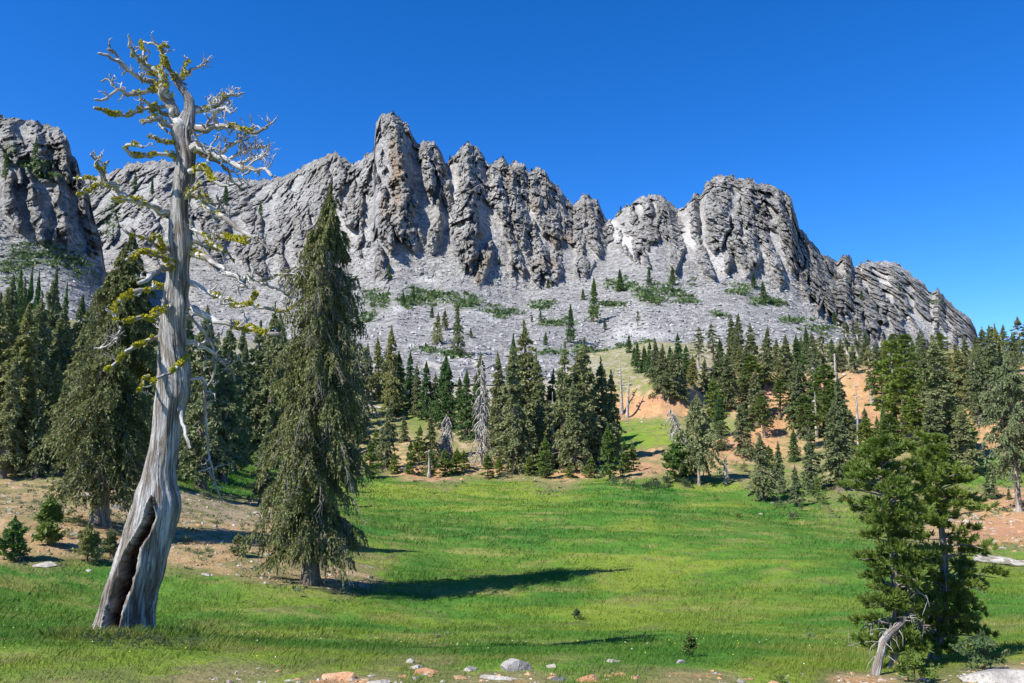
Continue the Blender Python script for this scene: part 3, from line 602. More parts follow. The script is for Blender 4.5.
def proto(kind, idx):
    """one tree of unit height and half width 0.14, made once; every other tree of the kind is a copy of it and of its parts"""
    key = (kind, idx)
    if key in PROTO: return PROTO[key]
    rg = np.random.default_rng(100 + idx * 13 + sum(map(ord, kind)))
    hw = 0.14; lo = rg.normal(0, 0.012, 2); ph = rg.random() * 6
    lean = lambda h: (lo[0] * h + 0.006 * np.sin(h * 5 + ph), lo[1] * h)
    bark = MAT['bark']
    if kind == 'spire':
        c, tone, ax = crown(rg, 1, hw, PROF['spire'], 0.03, 150, 9, 10, 0.05, 0.55, 0.35, 0.30, 0.020, 0.0050, 0.55, lean=lean); mat = MAT['spire']; r0 = 0.016
    elif kind == 'hem':
        c, tone, ax = crown(rg, 1, hw, PROF['hem'], 0.05 + 0.05 * rg.random(), 110, 10, 11, 0.10, 0.75, 0.8, 0.34, 0.021, 0.0052, 0.5, lean=lean, gap=0.22); mat = MAT['hem']; r0 = 0.022
    elif kind == 'pine':
        c, tone, ax = crown(rg, 1, hw, PROF['pine'], 0.12 + 0.1 * rg.random(), 75, 10, 14, 0.28, 0.25, -0.4, 0.30, 0.025, 0.0045, 0.7, tuft=True, lean=lean, gap=0.25, power=0.75); mat = MAT['pine']; r0 = 0.022
    elif kind == 'sparse':
        c, tone, ax = crown(rg, 1, hw, PROF['sparse'], 0.22, 55, 9, 11, 0.10, 0.55, 0.6, 0.30, 0.021, 0.0052, 0.6, lean=lean, gap=0.4, power=0.8); mat = MAT['hem']; r0 = 0.022; bark = MAT['palebark']
    elif kind == 'young':
        c, tone, ax = crown(rg, 1, hw * 1.4, PROF['hem'], 0.02, 60, 8, 8, 0.30, 0.3, -0.1, 0.34, 0.045, 0.011, 0.7, lean=lean); mat = MAT['pine']; r0 = 0.018
    T = trunk_tubes(1, r0, lean); add_limbs(T, ax, rg, 0.0035, 3 if kind != 'sparse' else 1)
    PROTO[key] = (quads_mesh('crown', c, mat, tone), T.mesh('trunk', bark)); return PROTO[key]
NP = {'spire': 4, 'hem': 6, 'pine': 5, 'sparse': 3, 'young': 4}
TREES = []
NAMES = {'spire': 'fir_tree', 'hem': 'hemlock_tree', 'pine': 'pine_tree', 'sparse': 'hemlock_tree', 'young': 'young_conifer'}
rt = random.Random(11)
def tree(kind, cx, base, top, hwp, label=None, group=None):
    P = place(cx, base)
    if P is None: print('no ground', cx, base); return
    Y = P[1]; _, tz = ray(cx, top); H = (float(tz) * Y - P[2]); hw = hwp / F * math.hypot(Y, 0) * 1.0
    idx = rt.randrange(NP[kind]); cm, tm = proto(kind, idx)
    root = empty(NAMES[kind], tuple(P)); root['category'] = 'tree'
    root.rotation_euler = (rt.gauss(0, .022), rt.gauss(0, .022), rt.random() * 6.28)
    k = hw / 0.14 / (1.4 if kind == 'young' else 1); k = min(k * 1.38, H * 1.9)
    root.scale = (k, k, H)
    if group: root['group'] = group
    o1 = obj('trunk', tm, root); o2 = obj('crown', cm, root)
    TREES.append((root, kind, cx, base, top, hwp, label, group)); return root
# kind, centre px, base px, top px, half width px, own label
ROWS = {
 'on the high scree': ('trees standing on the pale scree', 'small dark conifer', [
  ('spire',570,343,303,5),('spire',593,322,275,5.5),('spire',620,292,268,4.5),('spire',672,285,266,4),('spire',649,285,266,3),('spire',765,303,280,5),('spire',754,288,272,3.5),('spire',835,325,310,3),
  ('hem',445,330,309,5),('hem',437,345,311,5),('spire',471,338,327,4),('spire',403,305,291,2.5),('spire',413,300,288,2.5),('spire',432,318,305,2.5),('spire',546,345,331,4),('spire',532,322,314,2.5),('spire',540,320,310,2.5),('sparse',638,326,310,3),('spire',389,280,262,2.5),
  ('spire',500,265,256,2),('spire',548,288,277,2.5),('spire',450,165,154,1.6),('spire',621,214,205,1.4),('spire',35,160,136,3),('spire',5,180,150,3),('spire',135,192,170,2.5),('spire',152,194,176,2),('spire',225,205,180,3),('spire',260,215,200,2.5),('spire',583,300,288,2.5),('spire',605,330,318,2.5),('spire',656,352,342,3),('spire',815,302,293,2),('spire',900,292,284,2),('spire',862,300,290,2),('spire',350,332,318,3),('spire',520,345,335,2.5)]),
 'at the foot of the scree': ('dark conifers at the foot of the scree in the middle', 'conifer', [
  ('hem',458,356,301,6),('hem',392,417,323,10),('spire',395,412,350,10),('hem',378,402,335,8),('hem',367,400,342,8),('spire',410,408,350,7),('hem',417,416,362,7),('spire',427,420,360,9),('spire',442,428,352,11),('spire',449,430,362,9),('spire',466,440,368,10),('spire',475,440,372,8),('hem',482,425,350,9),('hem',356,405,352,8),('spire',350,400,338,8),('hem',402,400,358,7),('hem',435,412,372,7),('spire',459,418,376,7),('hem',384,395,348,7)]),
 'at the far left edge of the meadow': ('scattered conifers between the big drooping hemlock and the bleached snag', 'conifer', [
  ('hem',386,470,397,10),('hem',432,460,412,8),('young',419,462,425,6),('young',375,460,428,6),('young',430,478,448,6),('young',445,476,448,8),('young',456,474,448,8),('young',488,479,452,6),('young',394,474,452,5),('hem',404,442,415,5),('young',370,478,440,7),('young',410,476,440,5),('hem',360,445,380,9),('hem',352,470,405,10),('young',464,470,450,6)]),
 'in the tall middle stand': ('tall stand of conifers in the middle', 'tall conifer', [
  ('hem',501,460,350,13),('spire',511,445,332,10),('hem',516,474,342,17),('hem',530,456,319,20),('hem',541,462,352,15),('hem',562,470,340,15),('hem',556,468,398,12),('hem',585,468,336,19),('hem',575,473,380,14),('hem',604,464,356,14),('hem',612,462,368,12),('young',610,480,424,9),('young',546,479,436,8),('young',570,479,464,6),('hem',494,455,385,9),('hem',550,450,368,12),('hem',595,455,365,12),('spire',523,440,352,10),('hem',574,448,350,14),('young',625,474,440,6),('young',634,472,442,5),('young',529,477,455,5),('young',590,478,456,6),('hem',538,470,400,12),('young',500,476,458,5)]),
 'on the green shoulder': ('conifers on the green shoulder', 'conifer', [
  ('spire',629,353,334,3.5),('spire',638,373,341,5),('spire',645,372,345,5),('spire',650,377,340,5),('hem',656,388,337,7),('hem',664,398,343,9),('hem',672,402,350,9),('spire',679,372,332,6),('spire',687,378,344,6),('hem',684,402,366,5),('hem',693,388,354,7),('sparse',698,368,325,7),('sparse',713,362,322,8),('hem',706,398,357,6),('hem',714,402,364,5),('spire',660,372,350,5),('spire',634,366,346,4),('spire',669,380,345,6)]),
 'on the crest of the forested slope': ('conifers on the crest of the forested slope', 'conifer', [
  ('hem',732,362,315,8),('hem',738,365,312,8),('hem',752,372,322,8),('hem',765,388,325,9),('hem',728,410,350,12),('hem',748,402,344,13),('hem',757,425,368,14),('hem',745,458,402,13),('hem',785,388,334,10),('spire',798,372,334,7),('hem',776,368,338,7),('spire',807,372,325,6),('hem',816,380,330,8),('sparse',824,374,328,8),('hem',842,372,337,8),('sparse',848,354,321,6),('sparse',858,356,320,7),('sparse',872,404,345,9),('hem',800,360,335,7),('spire',832,362,338,6),('hem',864,366,340,8),('hem',770,372,343,7),('hem',740,385,345,10),('spire',720,368,338,7),('hem',878,372,342,8),('spire',790,376,348,6),('hem',722,385,352,8),('hem',855,374,345,8),('spire',838,372,346,5)]),
 'on the orange slope': ('conifers scattered on the orange slope', 'conifer', [
  ('hem',801,438,361,18),('pine',825,436,364,15),('hem',763,501,432,12),('hem',779,494,440,7),('hem',797,507,464,7),('hem',812,490,425,10),('spire',794,462,428,9),('hem',840,490,398,16),('young',818,502,474,3),('hem',846,455,372,13),('pine',832,440,385,13),('sparse',816,420,352,10),('pine',810,450,395,12),('young',770,470,445,6),('young',862,478,440,7),('pine',868,470,420,10),('pine',780,418,380,10),('spire',884,455,405,7),('spire',878,460,415,6)]),
 'on the skyline at the right': ('conifers on the skyline at the right', 'conifer', [
  ('hem',866,364,330,7),('hem',884,368,338,8),('pine',893,362,334,8),('hem',903,372,330,9),('spire',912,366,340,6),('hem',921,362,332,8),('hem',934,366,338,8),('pine',943,372,334,9),('hem',957,364,342,7),('hem',967,370,336,9),('hem',976,362,334,7),('hem',984,374,326,10),('pine',995,366,328,8),('hem',1004,360,324,8),('hem',1013,372,332,9),('spire',1018,362,334,6),('hem',1030,366,318,10),('spire',875,358,344,4),('hem',896,385,350,9),('hem',928,392,352,10),('hem',955,398,352,11),('hem',978,395,348,11),('hem',1002,392,346,10)]),
 'in the dense stand at the right': ('conifers in the dense stand at the right', 'conifer', [
  ('pine',897,445,340,13),('pine',910,420,336,12),('hem',924,392,331,10),('pine',885,432,362,12),('hem',949,468,331,24),('hem',990,418,325,13),('hem',1003,412,322,10),('pine',930,446,368,12),('pine',905,448,366,14),('hem',978,425,345,10),('pine',916,470,400,16),('hem',938,420,352,12),('spire',990,499,464,8),('spire',1009,500,488,4),('hem',960,410,345,12),('hem',1015,420,352,12),('hem',966,475,405,18),('hem',970,398,356,9),('hem',935,475,395,15),('sparse',1021,362,316,8),('hem',892,392,350,9),('pine',890,470,415,12)]),
 'in the dark forest at the left edge': ('conifers of the dark forest at the left', 'dark conifer', [
  ('hem',10,472,300,24),('hem',38,445,264,14),('spire',27,440,268,9),('spire',18,440,262,8),('hem',58,455,300,20),('hem',24,472,345,16),('hem',72,462,320,18),('hem',-8,470,290,20),('hem',0,440,270,16),('spire',55,420,278,7),('hem',48,470,360,14),('hem',84,450,310,18),('spire',12,430,262,8),('hem',30,455,290,20),('hem',66,440,292,18),('hem',92,435,300,20),('hem',108,445,310,20),('hem',-4,450,285,20),('hem',44,430,284,18),('spire',80,425,300,10),('hem',16,425,276,15),('hem',60,474,380,12),('hem',36,478,392,10),('hem',116,468,350,15),('hem',140,460,290,22),('hem',128,480,330,16),('hem',2,478,352,14)]),
 'in the shade behind the dead snag': ('conifers behind the dead snag', 'dark conifer', [
  ('hem',222,482,318,20),('hem',200,488,300,22),('hem',246,462,340,15),('hem',178,470,300,18),('hem',270,468,300,18),('hem',262,440,330,12),('hem',236,440,322,12),('hem',286,440,310,16),('hem',160,470,310,16),('spire',255,430,335,9),('spire',228,430,330,9),('spire',212,440,318,10),('hem',210,462,330,18),('hem',188,450,300,18),('hem',250,445,318,16),('hem',278,452,330,14),('hem',232,470,350,14),('hem',262,505,425,14),('hem',296,436,330,12),('young',240,470,445,6),('hem',345,430,330,12),('hem',336,440,345,12),('spire',352,420,334,9)]),
}
for k_ in range(34):
    x_ = rt.uniform(695, 965); b_ = rt.uniform(372, 452); h_ = rt.uniform(26, 52)
    ROWS['scattered over the right hand slope'] = ROWS.get('scattered over the right hand slope', ('conifers scattered over the right hand slope', 'conifer', []))
    ROWS['scattered over the right hand slope'][2].append((('hem', 'pine', 'hem', 'spire', 'young')[k_ % 5], x_, b_, b_ - h_, h_ * rt.uniform(.17, .25)))
for where, (grp, noun, L) in ROWS.items():
    for t_ in L: tree(*t_, label=(noun, where), group=grp)

# ------------------------------------------------------------------ brush on the scree (uncountable)
def scatter_brush():
    rg = np.random.default_rng(5); out = []; tn = []
    for cx, cy, rx, ry, a in VEG_MAIN + [(32,165,14,5,1),(48,176,12,4,.9),(40,255,28,12,.7),(75,265,18,12,.6),(10,270,12,12,.6)]:
        for _ in range(int(0.85 * (rx * ry) ** 0.72 * a)):
            q = on_mountain(cx + rg.normal(0, rx * .55), cy + rg.normal(0, ry * .5))
            if q is None: continue
            n = 26; r = 1.2 * (0.5 + rg.random())
            p = q + rg.normal(0, 1, (n, 3)) * np.array([r, r * .9, r * 0.28]) + np.array([0, 0, 0.25])
            a1 = rg.normal(0, 1, (n, 3)) * 0.42; a2 = rg.normal(0, 1, (n, 3)) * 0.42
            out.append(np.stack([p - a1, p - a2 * .6, p + a1, p + a2 * .6], 1)); tn.append(rg.random(n))
    o = obj('brush', quads_mesh('brush', np.concatenate(out), MAT['brush'], np.concatenate(tn)))
    tag(o, 'low green brush growing in patches on the scree', 'brush', kind='stuff')
scatter_brush()

# ------------------------------------------------------------------ grass
SNAG_Y = 14.0
def at_xy(px, Y):
    a, b = ray(px, 636); return float(a) * Y, Y
def grass():
    rg = np.random.default_rng(3)
    bands = [(9.0, 13, 900, .075, .006), (13, 18, 560, .10, .008), (18, 26, 230, .12, .012), (26, 40, 90, .13, .020), (40, 64, 36, .16, .035), (64, 106, 15, .20, .065)]
    V, F_, tone, roots = [], [], [], []
    for y0, y1, dens, hgt, wd in bands:
        area = 0.70 * (y1 ** 2 - y0 ** 2); n = int(area * dens)
        Y = np.sqrt(rg.uniform(y0 ** 2, y1 ** 2, n)); X = rg.uniform(-0.70, 0.70, n) * Y
        cl = classes(X, Y, ter_base(X, Y))
        clump = 0.5 + 0.5 * fbm(X / 0.7, Y / 0.7, o=3, seed=61)
        keep = rg.random(n) < (sst(0.3, 0.9, cl[:, 0]) ** 1.2 * 0.97 + 0.04) * (0.5 + 0.5 * sst(0.25, 0.5, clump))
        X, Y, cl, clump = X[keep], Y[keep], cl[keep], clump[keep]; n = len(X)
        Z = ter(X, Y)
        lush = cl[:, 2]
        big = 0.5 + 0.5 * fbm(X / 3.5, Y / 3.5, o=3, seed=63)
        h = hgt * (0.5 + 0.8 * rg.random(n)) * (0.45 + 0.8 * clump) * (0.5 + 0.9 * big) * (0.55 + 0.45 * cl[:, 0]) * (0.8 + .6 * lush)
        th = rg.uniform(0, math.pi, n); bd = rg.normal(0, 0.38, (n, 2)) + np.array([0.28, 0.1])
        w_ = wd * (0.6 + 0.8 * rg.random(n)) * .5
        b = np.stack([X, Y, Z - 0.02], 1); s_ = np.stack([np.cos(th) * w_, np.sin(th) * w_, 0 * th], 1)
        t1 = b + np.stack([bd[:, 0] * h * .35, bd[:, 1] * h * .35, h * .62], 1); t2 = b + np.stack([bd[:, 0] * h, bd[:, 1] * h, h], 1)
        V.append(np.stack([b - s_, b + s_, t1 + s_ * .7, t2, t1 - s_ * .7], 1)); tone.append(rg.random(n) * (0.6 + 0.4 * big)); roots.append(cl)
    # taller uncut grass round the foot of the snag
    n = 4200; a = rg.uniform(0, 6.28, n); q = rg.uniform(.42, 1.0, n) ** 1.0; fx, fy = at_xy(122, SNAG_Y); X = fx + np.cos(a) * q * 1.25; Y = SNAG_Y + np.sin(a) * q * 1.0; Z = ter(X, Y)
    h = .20 * rg.uniform(.5, 1.3, n); th = rg.uniform(0, math.pi, n); bd = rg.normal(0, .4, (n, 2)); w_ = .005 * rg.uniform(.7, 1.5, n); b = np.stack([X, Y, Z - .02], 1); s_ = np.stack([np.cos(th) * w_, np.sin(th) * w_, 0 * th], 1)
    t1 = b + np.stack([bd[:, 0] * h * .35, bd[:, 1] * h * .35, h * .62], 1); t2 = b + np.stack([bd[:, 0] * h, bd[:, 1] * h, h], 1)
    V.append(np.stack([b - s_, b + s_, t1 + s_ * .7, t2, t1 - s_ * .7], 1)); tone.append(rg.random(n)); roots.append(np.tile([.95, .1, .4], (n, 1)))
    V = np.concatenate(V); n = len(V); tone = np.concatenate(tone); roots = np.concatenate(roots)
    print('grass blades', n)
    c4 = np.repeat(np.concatenate([roots, np.ones((n, 1))], 1), 5, 0)
    me = mk_mesh('grass', V.reshape(-1, 3), np.arange(n * 5).reshape(n, 5), MAT['grass'], {'tone': ('FLOAT', np.repeat(tone, 5)), 'cls': ('FLOAT_COLOR', c4)})
    tag(obj('grass', me), 'green meadow grass growing over the basin and the near slope', 'grass', kind='stuff')
grass()

# ------------------------------------------------------------------ the big dead snag on the near meadow
def at(px, py, Y):
    a, b = ray(px, py); return np.array([float(a) * Y, Y, float(b) * Y])
SY = 14.0
def snag():
    rg = np.random.default_rng(21); base = at(122, 636, SY)
    root = empty('dead_tree', tuple(base), 'huge silver dead snag with a hollow gnarled trunk and yellow lichen on its bare limbs', 'dead tree')
    LB = [
     ([(186,128),(178,122),(172,113),(168,102),(164,91),(161,81),(157,70)],7.5,3.2,.7,-.1,2,(.6,1)),
     ([(159,76),(151,72),(142,66),(137,58),(132,50),(130,44),(128,36)],3.2,1.1,1.0,-.3,2,(0,.6)),
     ([(158,84),(153,83),(144,81),(137,77),(128,70),(119,60),(109,56),(99,54)],3.2,1.4,.2,-.6,3,(0,.4)),
     ([(121,63),(116,54),(110,49),(109,43)],1.8,.9,0,-.1,1,(0,1)),
     ([(165,93),(155,89),(147,91),(138,93),(130,94),(122,91),(114,94),(105,100),(95,101)],3,1.2,.8,-.5,2,(0,.5)),
     ([(118,90),(113,85),(107,79),(101,82)],1.5,.8,0,.1,1,(0,1)),
     ([(170,116),(162,112),(154,109),(140,111),(126,114),(114,115),(104,111),(94,108)],2.8,1.6,2.6,-.5,1,(.2,1)),
     ([(180,132),(172,126),(165,123),(158,119),(152,119),(145,121),(141,125)],4,1.8,.5,-.3,1,(.4,1)),
     ([(157,119),(151,112),(147,104),(141,96)],3,1.4,.3,-.3,0,(0,1)),
     ([(177,141),(170,142),(161,141),(154,138),(149,134)],2.2,1.5,1.6,-.5,0,(.1,1)),
     ([(170,134),(164,130),(161,125),(160,121)],1.8,1.2,0,.3,0,(0,1)),
     ([(180,160),(172,156),(160,155),(149,155),(137,157),(130,153),(127,146),(133,144),(142,148)],2.6,2,2.8,-.4,0,(.1,1)),
     ([(157,74),(161,66),(162,57),(161,48),(158,46),(150,44),(143,42)],2.6,1.1,1.3,.2,2,(0,.6)),
     ([(160,48),(164,46),(170,47)],1.4,.9,.8,.2,0,(0,1)),
     ([(156,76),(149,68),(145,58),(142,48),(141,40)],2.3,1.1,1.8,.3,1,(0,1)),
     ([(175,78),(181,78),(187,75),(190,70),(196,67),(203,66)],2.8,1.3,1.0,.3,2,(0,.5)),
     ([(184,76),(184,70),(185,64),(191,61)],2.0,1.2,1.2,.2,1,(0,1)),
     ([(176,80),(170,70),(165,63),(163,57)],2.6,1.6,1.4,-.2,1,(0,1)),
     ([(191,112),(200,110),(210,107),(218,103),(226,98),(235,95),(246,92)],4,1.1,.6,.5,9,(.3,.7)),
     ([(188,126),(200,129),(212,127),(224,126),(234,127),(243,129),(255,131),(263,127),(270,125)],4.6,1.1,.5,-.5,4,(.5,.8)),
     ([(222,127),(216,124),(213,117),(217,110),(226,108),(230,112)],2.8,1.4,0,-.3,5,(0,1)),
     ([(190,147),(198,149),(206,151),(215,155),(225,160),(236,166),(250,170),(264,172),(276,175)],5.6,1.3,0,-.7,9,(0,1)),
     ([(218,156),(226,150),(233,144),(240,140),(247,136)],2.6,1.0,0,-.3,6,(0,1)),
     ([(228,160),(236,154),(246,150),(256,148),(265,148)],2.4,1.0,0,.2,6,(0,1)),
     ([(236,166),(244,161),(254,158),(262,156),(267,154)],2.2,.9,0,-.5,6,(0,1)),
     ([(196,152),(208,159),(220,164),(229,174),(235,184),(240,190)],3.4,1,.1,.4,3,(0,1)),
     ([(186,172),(194,170),(202,167),(209,170),(212,178),(222,184),(233,185)],3.4,1.4,2.2,-.6,1,(.1,.8)),
     ([(174,214),(166,214),(158,209),(149,205),(140,202),(130,199),(120,197),(110,198)],5.6,2.2,.9,-.5,1,(.55,1)),
     ([(126,198),(120,193),(114,187),(108,182),(101,172),(96,162),(92,156)],4,1,.4,-.3,5,(.3,.8)),
     ([(110,184),(103,183),(94,187),(84,192),(78,195)],2.2,1.2,2.4,-.2,2,(0,1)),
     ([(96,180),(89,177),(81,179),(74,178)],1.6,1.0,1.4,.2,1,(0,1)),
     ([(102,173),(105,167),(109,161)],1.6,1.0,.8,.1,1,(0,1)),
     ([(192,196),(200,198),(208,206),(216,212),(224,218),(236,226),(250,234),(262,243),(269,252)],4.6,1.2,.3,-.8,4,(.2,.5)),
     ([(209,207),(213,216),(217,224),(214,232),(211,240)],2.2,1.2,.2,-.3,1,(0,1)),
     ([(205,231),(215,236),(226,238),(238,239),(249,241)],3,2.0,2.8,-.9,0,(.4,1)),
     ([(192,252),(202,256),(212,261),(222,267),(233,274),(241,282),(246,287)],4.2,2,.3,-.7,2,(0,.4)),
     ([(244,285),(246,277),(252,278),(262,281),(274,278),(288,274)],2.6,.9,.2,-.2,4,(0,1)),
     ([(258,281),(268,286),(279,290),(290,298)],1.8,.8,0,.3,2,(0,1)),
     ([(192,282),(202,288),(214,295),(226,302),(238,306),(248,304),(254,297),(254,291)],3.4,1.4,1.4,-.6,2,(.3,1)),
     ([(246,304),(256,306),(268,309),(280,311),(291,311)],1.9,.9,.5,-.2,2,(0,1)),
     ([(172,310),(164,310),(158,313),(150,317),(138,320),(124,323)],3.0,1.8,3.0,-.8,1,(.15,1)),
     ([(167,288),(158,286),(150,288),(141,291),(130,296),(120,302),(112,310),(115,321)],3.0,1.6,3.0,-.8,2,(.1,1)),
     ([(172,272),(166,268),(158,270),(149,276),(140,283)],4.2,2.2,.5,-.8,0,(0,.4)),
     ([(160,336),(152,338),(144,342),(136,345),(125,352),(115,362),(105,371)],2.7,1.3,2.6,-.7,1,(.3,1)),
     ([(121,326),(119,334),(116,341),(106,346),(94,349)],1.6,.8,0,.2,4,(0,1)),
     ([(188,356),(180,364),(172,371),(162,377),(152,383)],2.4,1.4,3.2,-.9,0,(0,1)),
     ([(180,268),(170,262),(160,258),(146,253),(136,254),(128,259)],2.6,1.5,2.4,-.9,2,(.1,1)),
     ([(172,262),(164,253),(156,247),(149,240),(140,236),(128,234)],2.2,1.1,2.0,-.5,3,(.1,1)),
     ([(170,250),(162,243),(158,236),(152,236)],2.2,1.1,1.8,-.9,2,(.1,1)),
     ([(190,306),(200,313),(212,319),(224,323),(236,327),(249,330),(264,335),(279,335)],4.2,1.8,1.2,-.4,2,(.6,1)),
     ([(190,342),(202,348),(214,355),(226,366),(236,380)],3.0,1.0,.1,.5,5,(0,1)),
     ([(190,316),(204,332),(212,350),(214,368),(208,388)],2.8,1.0,0,.5,5,(0,1)),
     ([(203,380),(205,400),(206,425),(209,452),(214,478),(222,503)],2.0,.7,0,.3,5,(0,1)),
     ([(176,398),(180,410),(183,424),(187,440),(190,449)],2.6,1.6,0,-.5,0,(0,1)),
     ([(188,226),(196,231),(205,236),(213,244),(222,249)],2.6,1.2,.8,-.6,2,(0,1)),
     ([(190,240),(200,244),(212,248),(224,252),(235,262)],2.4,1.2,.4,.4,3,(0,1)),
     ([(184,200),(190,192),(196,188),(202,183)],2.2,1.2,.7,-.6,1,(0,1)),
     ([(150,380),(146,376),(143,384),(138,392)],1.6,.9,2.6,-.4,0,(0,1)),
    ]
    TR = [(648,120,36),(636,122,32),(622,125,29.5),(607,128,28),(590,132,27.5),(572,138,28),(556,142,28),(540,147,27),(525,151,27),(510,156,27),(496,158,25),(482,159,20),(469,160,18),(450,164,17.5),(428,167,16.5),(403,171,19),(390,173,20),(367,175,19.5),(351,173,16),(326,173,15.5),(300,175,15),(275,178,12.5),(254,180,11.5),(242,180,14),(230,179,12.5),(207,179,10),(190,182,11),(183,184,12.5),(172,185,12),(160,186,10),(150,185,11),(137,183,11),(128,184,12),(119,187,9),(109,190,6.5),(97,189,6),(90,183,5),(83,177,4.6),(74,175,3.5)]
    T_ = np.array(TR[::1], float)[::-1]   # top to base by py ascending
    rows = 520; cols = 168
    py = np.linspace(648, 74, rows); cx = np.interp(py, T_[:, 0], T_[:, 1]); hw = np.interp(py, T_[:, 0], T_[:, 2]) * np.interp(py, [0, 420, 560, 650], [.80, .82, .87, .90])
    ker = np.ones(9) / 9; cx = np.convolve(np.pad(cx, 4, 'edge'), ker, 'valid'); hw = np.convolve(np.pad(hw, 4, 'edge'), ker, 'valid')
    a, b = ray(cx, py); C = np.stack([a * SY, np.full(rows, SY), b * SY], 1); Rm = hw * SY / F
    th = np.linspace(0, 2 * math.pi, cols, endpoint=False)
    zz = (py[:, None] * np.ones(cols)); H_ = -zz * SY / F
    tw = th[None] + 0.35 * H_          # the grain spirals up the trunk
    cN, sN = np.cos(tw), np.sin(tw)
    r = 1 + 0.10 * fbm(cN * 1.5, sN * 1.5, H_ * 0.8, o=3, seed=71) + 0.07 * fbm(cN * 3, sN * 3, H_ * 1.3, o=4, seed=73, ridged=True) + 0.035 * fbm(cN * 13, sN * 13, H_ * 1.2, o=3, seed=75, ridged=True)
    r += 0.10 * np.exp(-((zz - 640) / 16.0) ** 2) * np.cos(3 * th[None] + 0.6) + 0.10 * np.exp(-((zz - 488) / 9) ** 2) * np.exp(-((np.cos(th)[None] + .75) / .35) ** 2)
    r *= 1 + 0.12 * np.exp(-((zz - 393) / 7.0) ** 2) * np.exp(-((np.cos(th)[None] - .7) / .4) ** 2)
    PX = cx[:, None] + hw[:, None] * np.cos(th)[None]; front = np.clip(-np.sin(th)[None] * 3, 0, 1)
    # the hollow: an irregular cleft open towards the viewer
    cc = np.interp(py, [495,505,515,530,545,560,575,590,605,620,636,660], [160,159,158,152,145,140,135,131,127,124,123,122]); cw = np.interp(py, [492,500,510,530,560,590,615,636,660], [0,2.2,4.2,6.2,7.4,7.0,6.4,6,6])
    cc = cc + 2.2 * fbm(py / 26, py * 0, o=2, seed=81); cw = cw * (0.92 + 0.22 * fbm(py / 30, py * 0 + 4, o=2, seed=82)); jag = 0.55 * fbm(cN * 7, sN * 7, H_ * 1.1, o=4, seed=91, g=.65)
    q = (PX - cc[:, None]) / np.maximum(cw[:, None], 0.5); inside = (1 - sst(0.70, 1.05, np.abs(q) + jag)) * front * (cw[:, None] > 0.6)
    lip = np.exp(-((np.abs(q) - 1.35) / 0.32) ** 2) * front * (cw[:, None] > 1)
    r = r + 0.13 * lip
    # a weathered inner face right of the cleft near the foot
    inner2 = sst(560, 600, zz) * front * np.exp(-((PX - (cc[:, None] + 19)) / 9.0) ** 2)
    r = r - 0.10 * inner2 + 0.05 * inner2 * fbm(cN * 18, sN * 18, H_ * 2, o=2, seed=84, ridged=True)
    r = 1 + (r - r.mean(axis=1, keepdims=True)) + .02
    for (pts, r0_, *_) in LB:
        x0, y0 = pts[0]; i0 = int(np.argmin(np.abs(py - y0))); cq_ = np.clip((x0 - cx[i0]) / hw[i0], -1, 1) if abs(x0 - cx[i0]) > 1 else 0
        sg_ = 1 if pts[-1][0] > cx[i0] else -1
        r += (0.026 * r0_) * np.exp(-((zz - y0) / (1.3 * r0_ + 1.5)) ** 2) * np.exp(-((np.cos(th)[None] - sg_ * .85) / .38) ** 2)
    V = C[:, None] + (Rm[:, None] * r)[..., None] * np.stack([np.cos(th), 0.82 * np.sin(th), 0 * th], -1)[None]
    V[..., 1] += inside * Rm[:, None] * (0.85 + 0.75 * fbm(cN * 10, sN * 10, H_ * 0.55, o=4, seed=85, ridged=True))
    V[..., 2] += inside * 0.0
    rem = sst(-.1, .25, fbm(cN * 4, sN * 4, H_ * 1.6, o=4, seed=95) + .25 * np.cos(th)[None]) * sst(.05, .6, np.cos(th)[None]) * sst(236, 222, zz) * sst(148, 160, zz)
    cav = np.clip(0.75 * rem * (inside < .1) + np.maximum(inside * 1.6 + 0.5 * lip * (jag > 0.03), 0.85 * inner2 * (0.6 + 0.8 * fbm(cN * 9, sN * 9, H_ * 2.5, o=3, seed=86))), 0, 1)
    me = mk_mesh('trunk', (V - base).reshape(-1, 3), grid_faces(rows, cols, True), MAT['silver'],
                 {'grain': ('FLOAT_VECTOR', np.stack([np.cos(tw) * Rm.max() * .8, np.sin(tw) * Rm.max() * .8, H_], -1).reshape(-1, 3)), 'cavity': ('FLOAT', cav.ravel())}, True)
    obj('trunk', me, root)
    m = SY / F
    def limb(pts, r0, r1, moss=0.0, dep=0.0, twigs=3, seed=0, moss_at=(0.0, 1.0), tl=0.45):
        """one bare limb in picture coordinates; dep = how far its tip comes towards (-) or away (+) from the viewer, in metres"""
        rr = np.random.default_rng(1000 + seed); pts = np.array(pts, float)
        tcx = np.interp(pts[0, 1], T_[:, 0], T_[:, 1]); thw = np.interp(pts[0, 1], T_[:, 0], T_[:, 2])
        if abs(pts[0, 0] - tcx) < thw * 1.5 + 3: pts = np.vstack([[tcx + .25 * (pts[0, 0] - tcx), pts[0, 1] + 1.5], pts])
        a, b = ray(pts[:, 0], pts[:, 1]); f = np.clip((np.arange(len(pts)) - 1.2) / max(1, len(pts) - 2.2), 0, 1); Yv = SY + dep * f
        P = np.stack([a * Yv, Yv, b * Yv], 1); n = 8 * len(pts)
        P = spline(P, n); fr = np.linspace(0, 1, n)
        wob = r0 * m * 0.9
        P += wob * np.stack([fbm(fr * 9 + seed, fr * 0, o=3, seed=seed + i) for i in range(3)], 1) * np.minimum(1, fr * 6)[:, None] * 1.2
        rad = m * (r1 + (r0 - r1) * (1 - fr) ** 0.8) * (1 + 0.38 * fbm(fr * 13, fr * 0 + 9, o=3, seed=seed + 5)); rad[0] *= 1.05
        T = Tubes(); T.add(P - base, rad, 9, 0.22, seed)
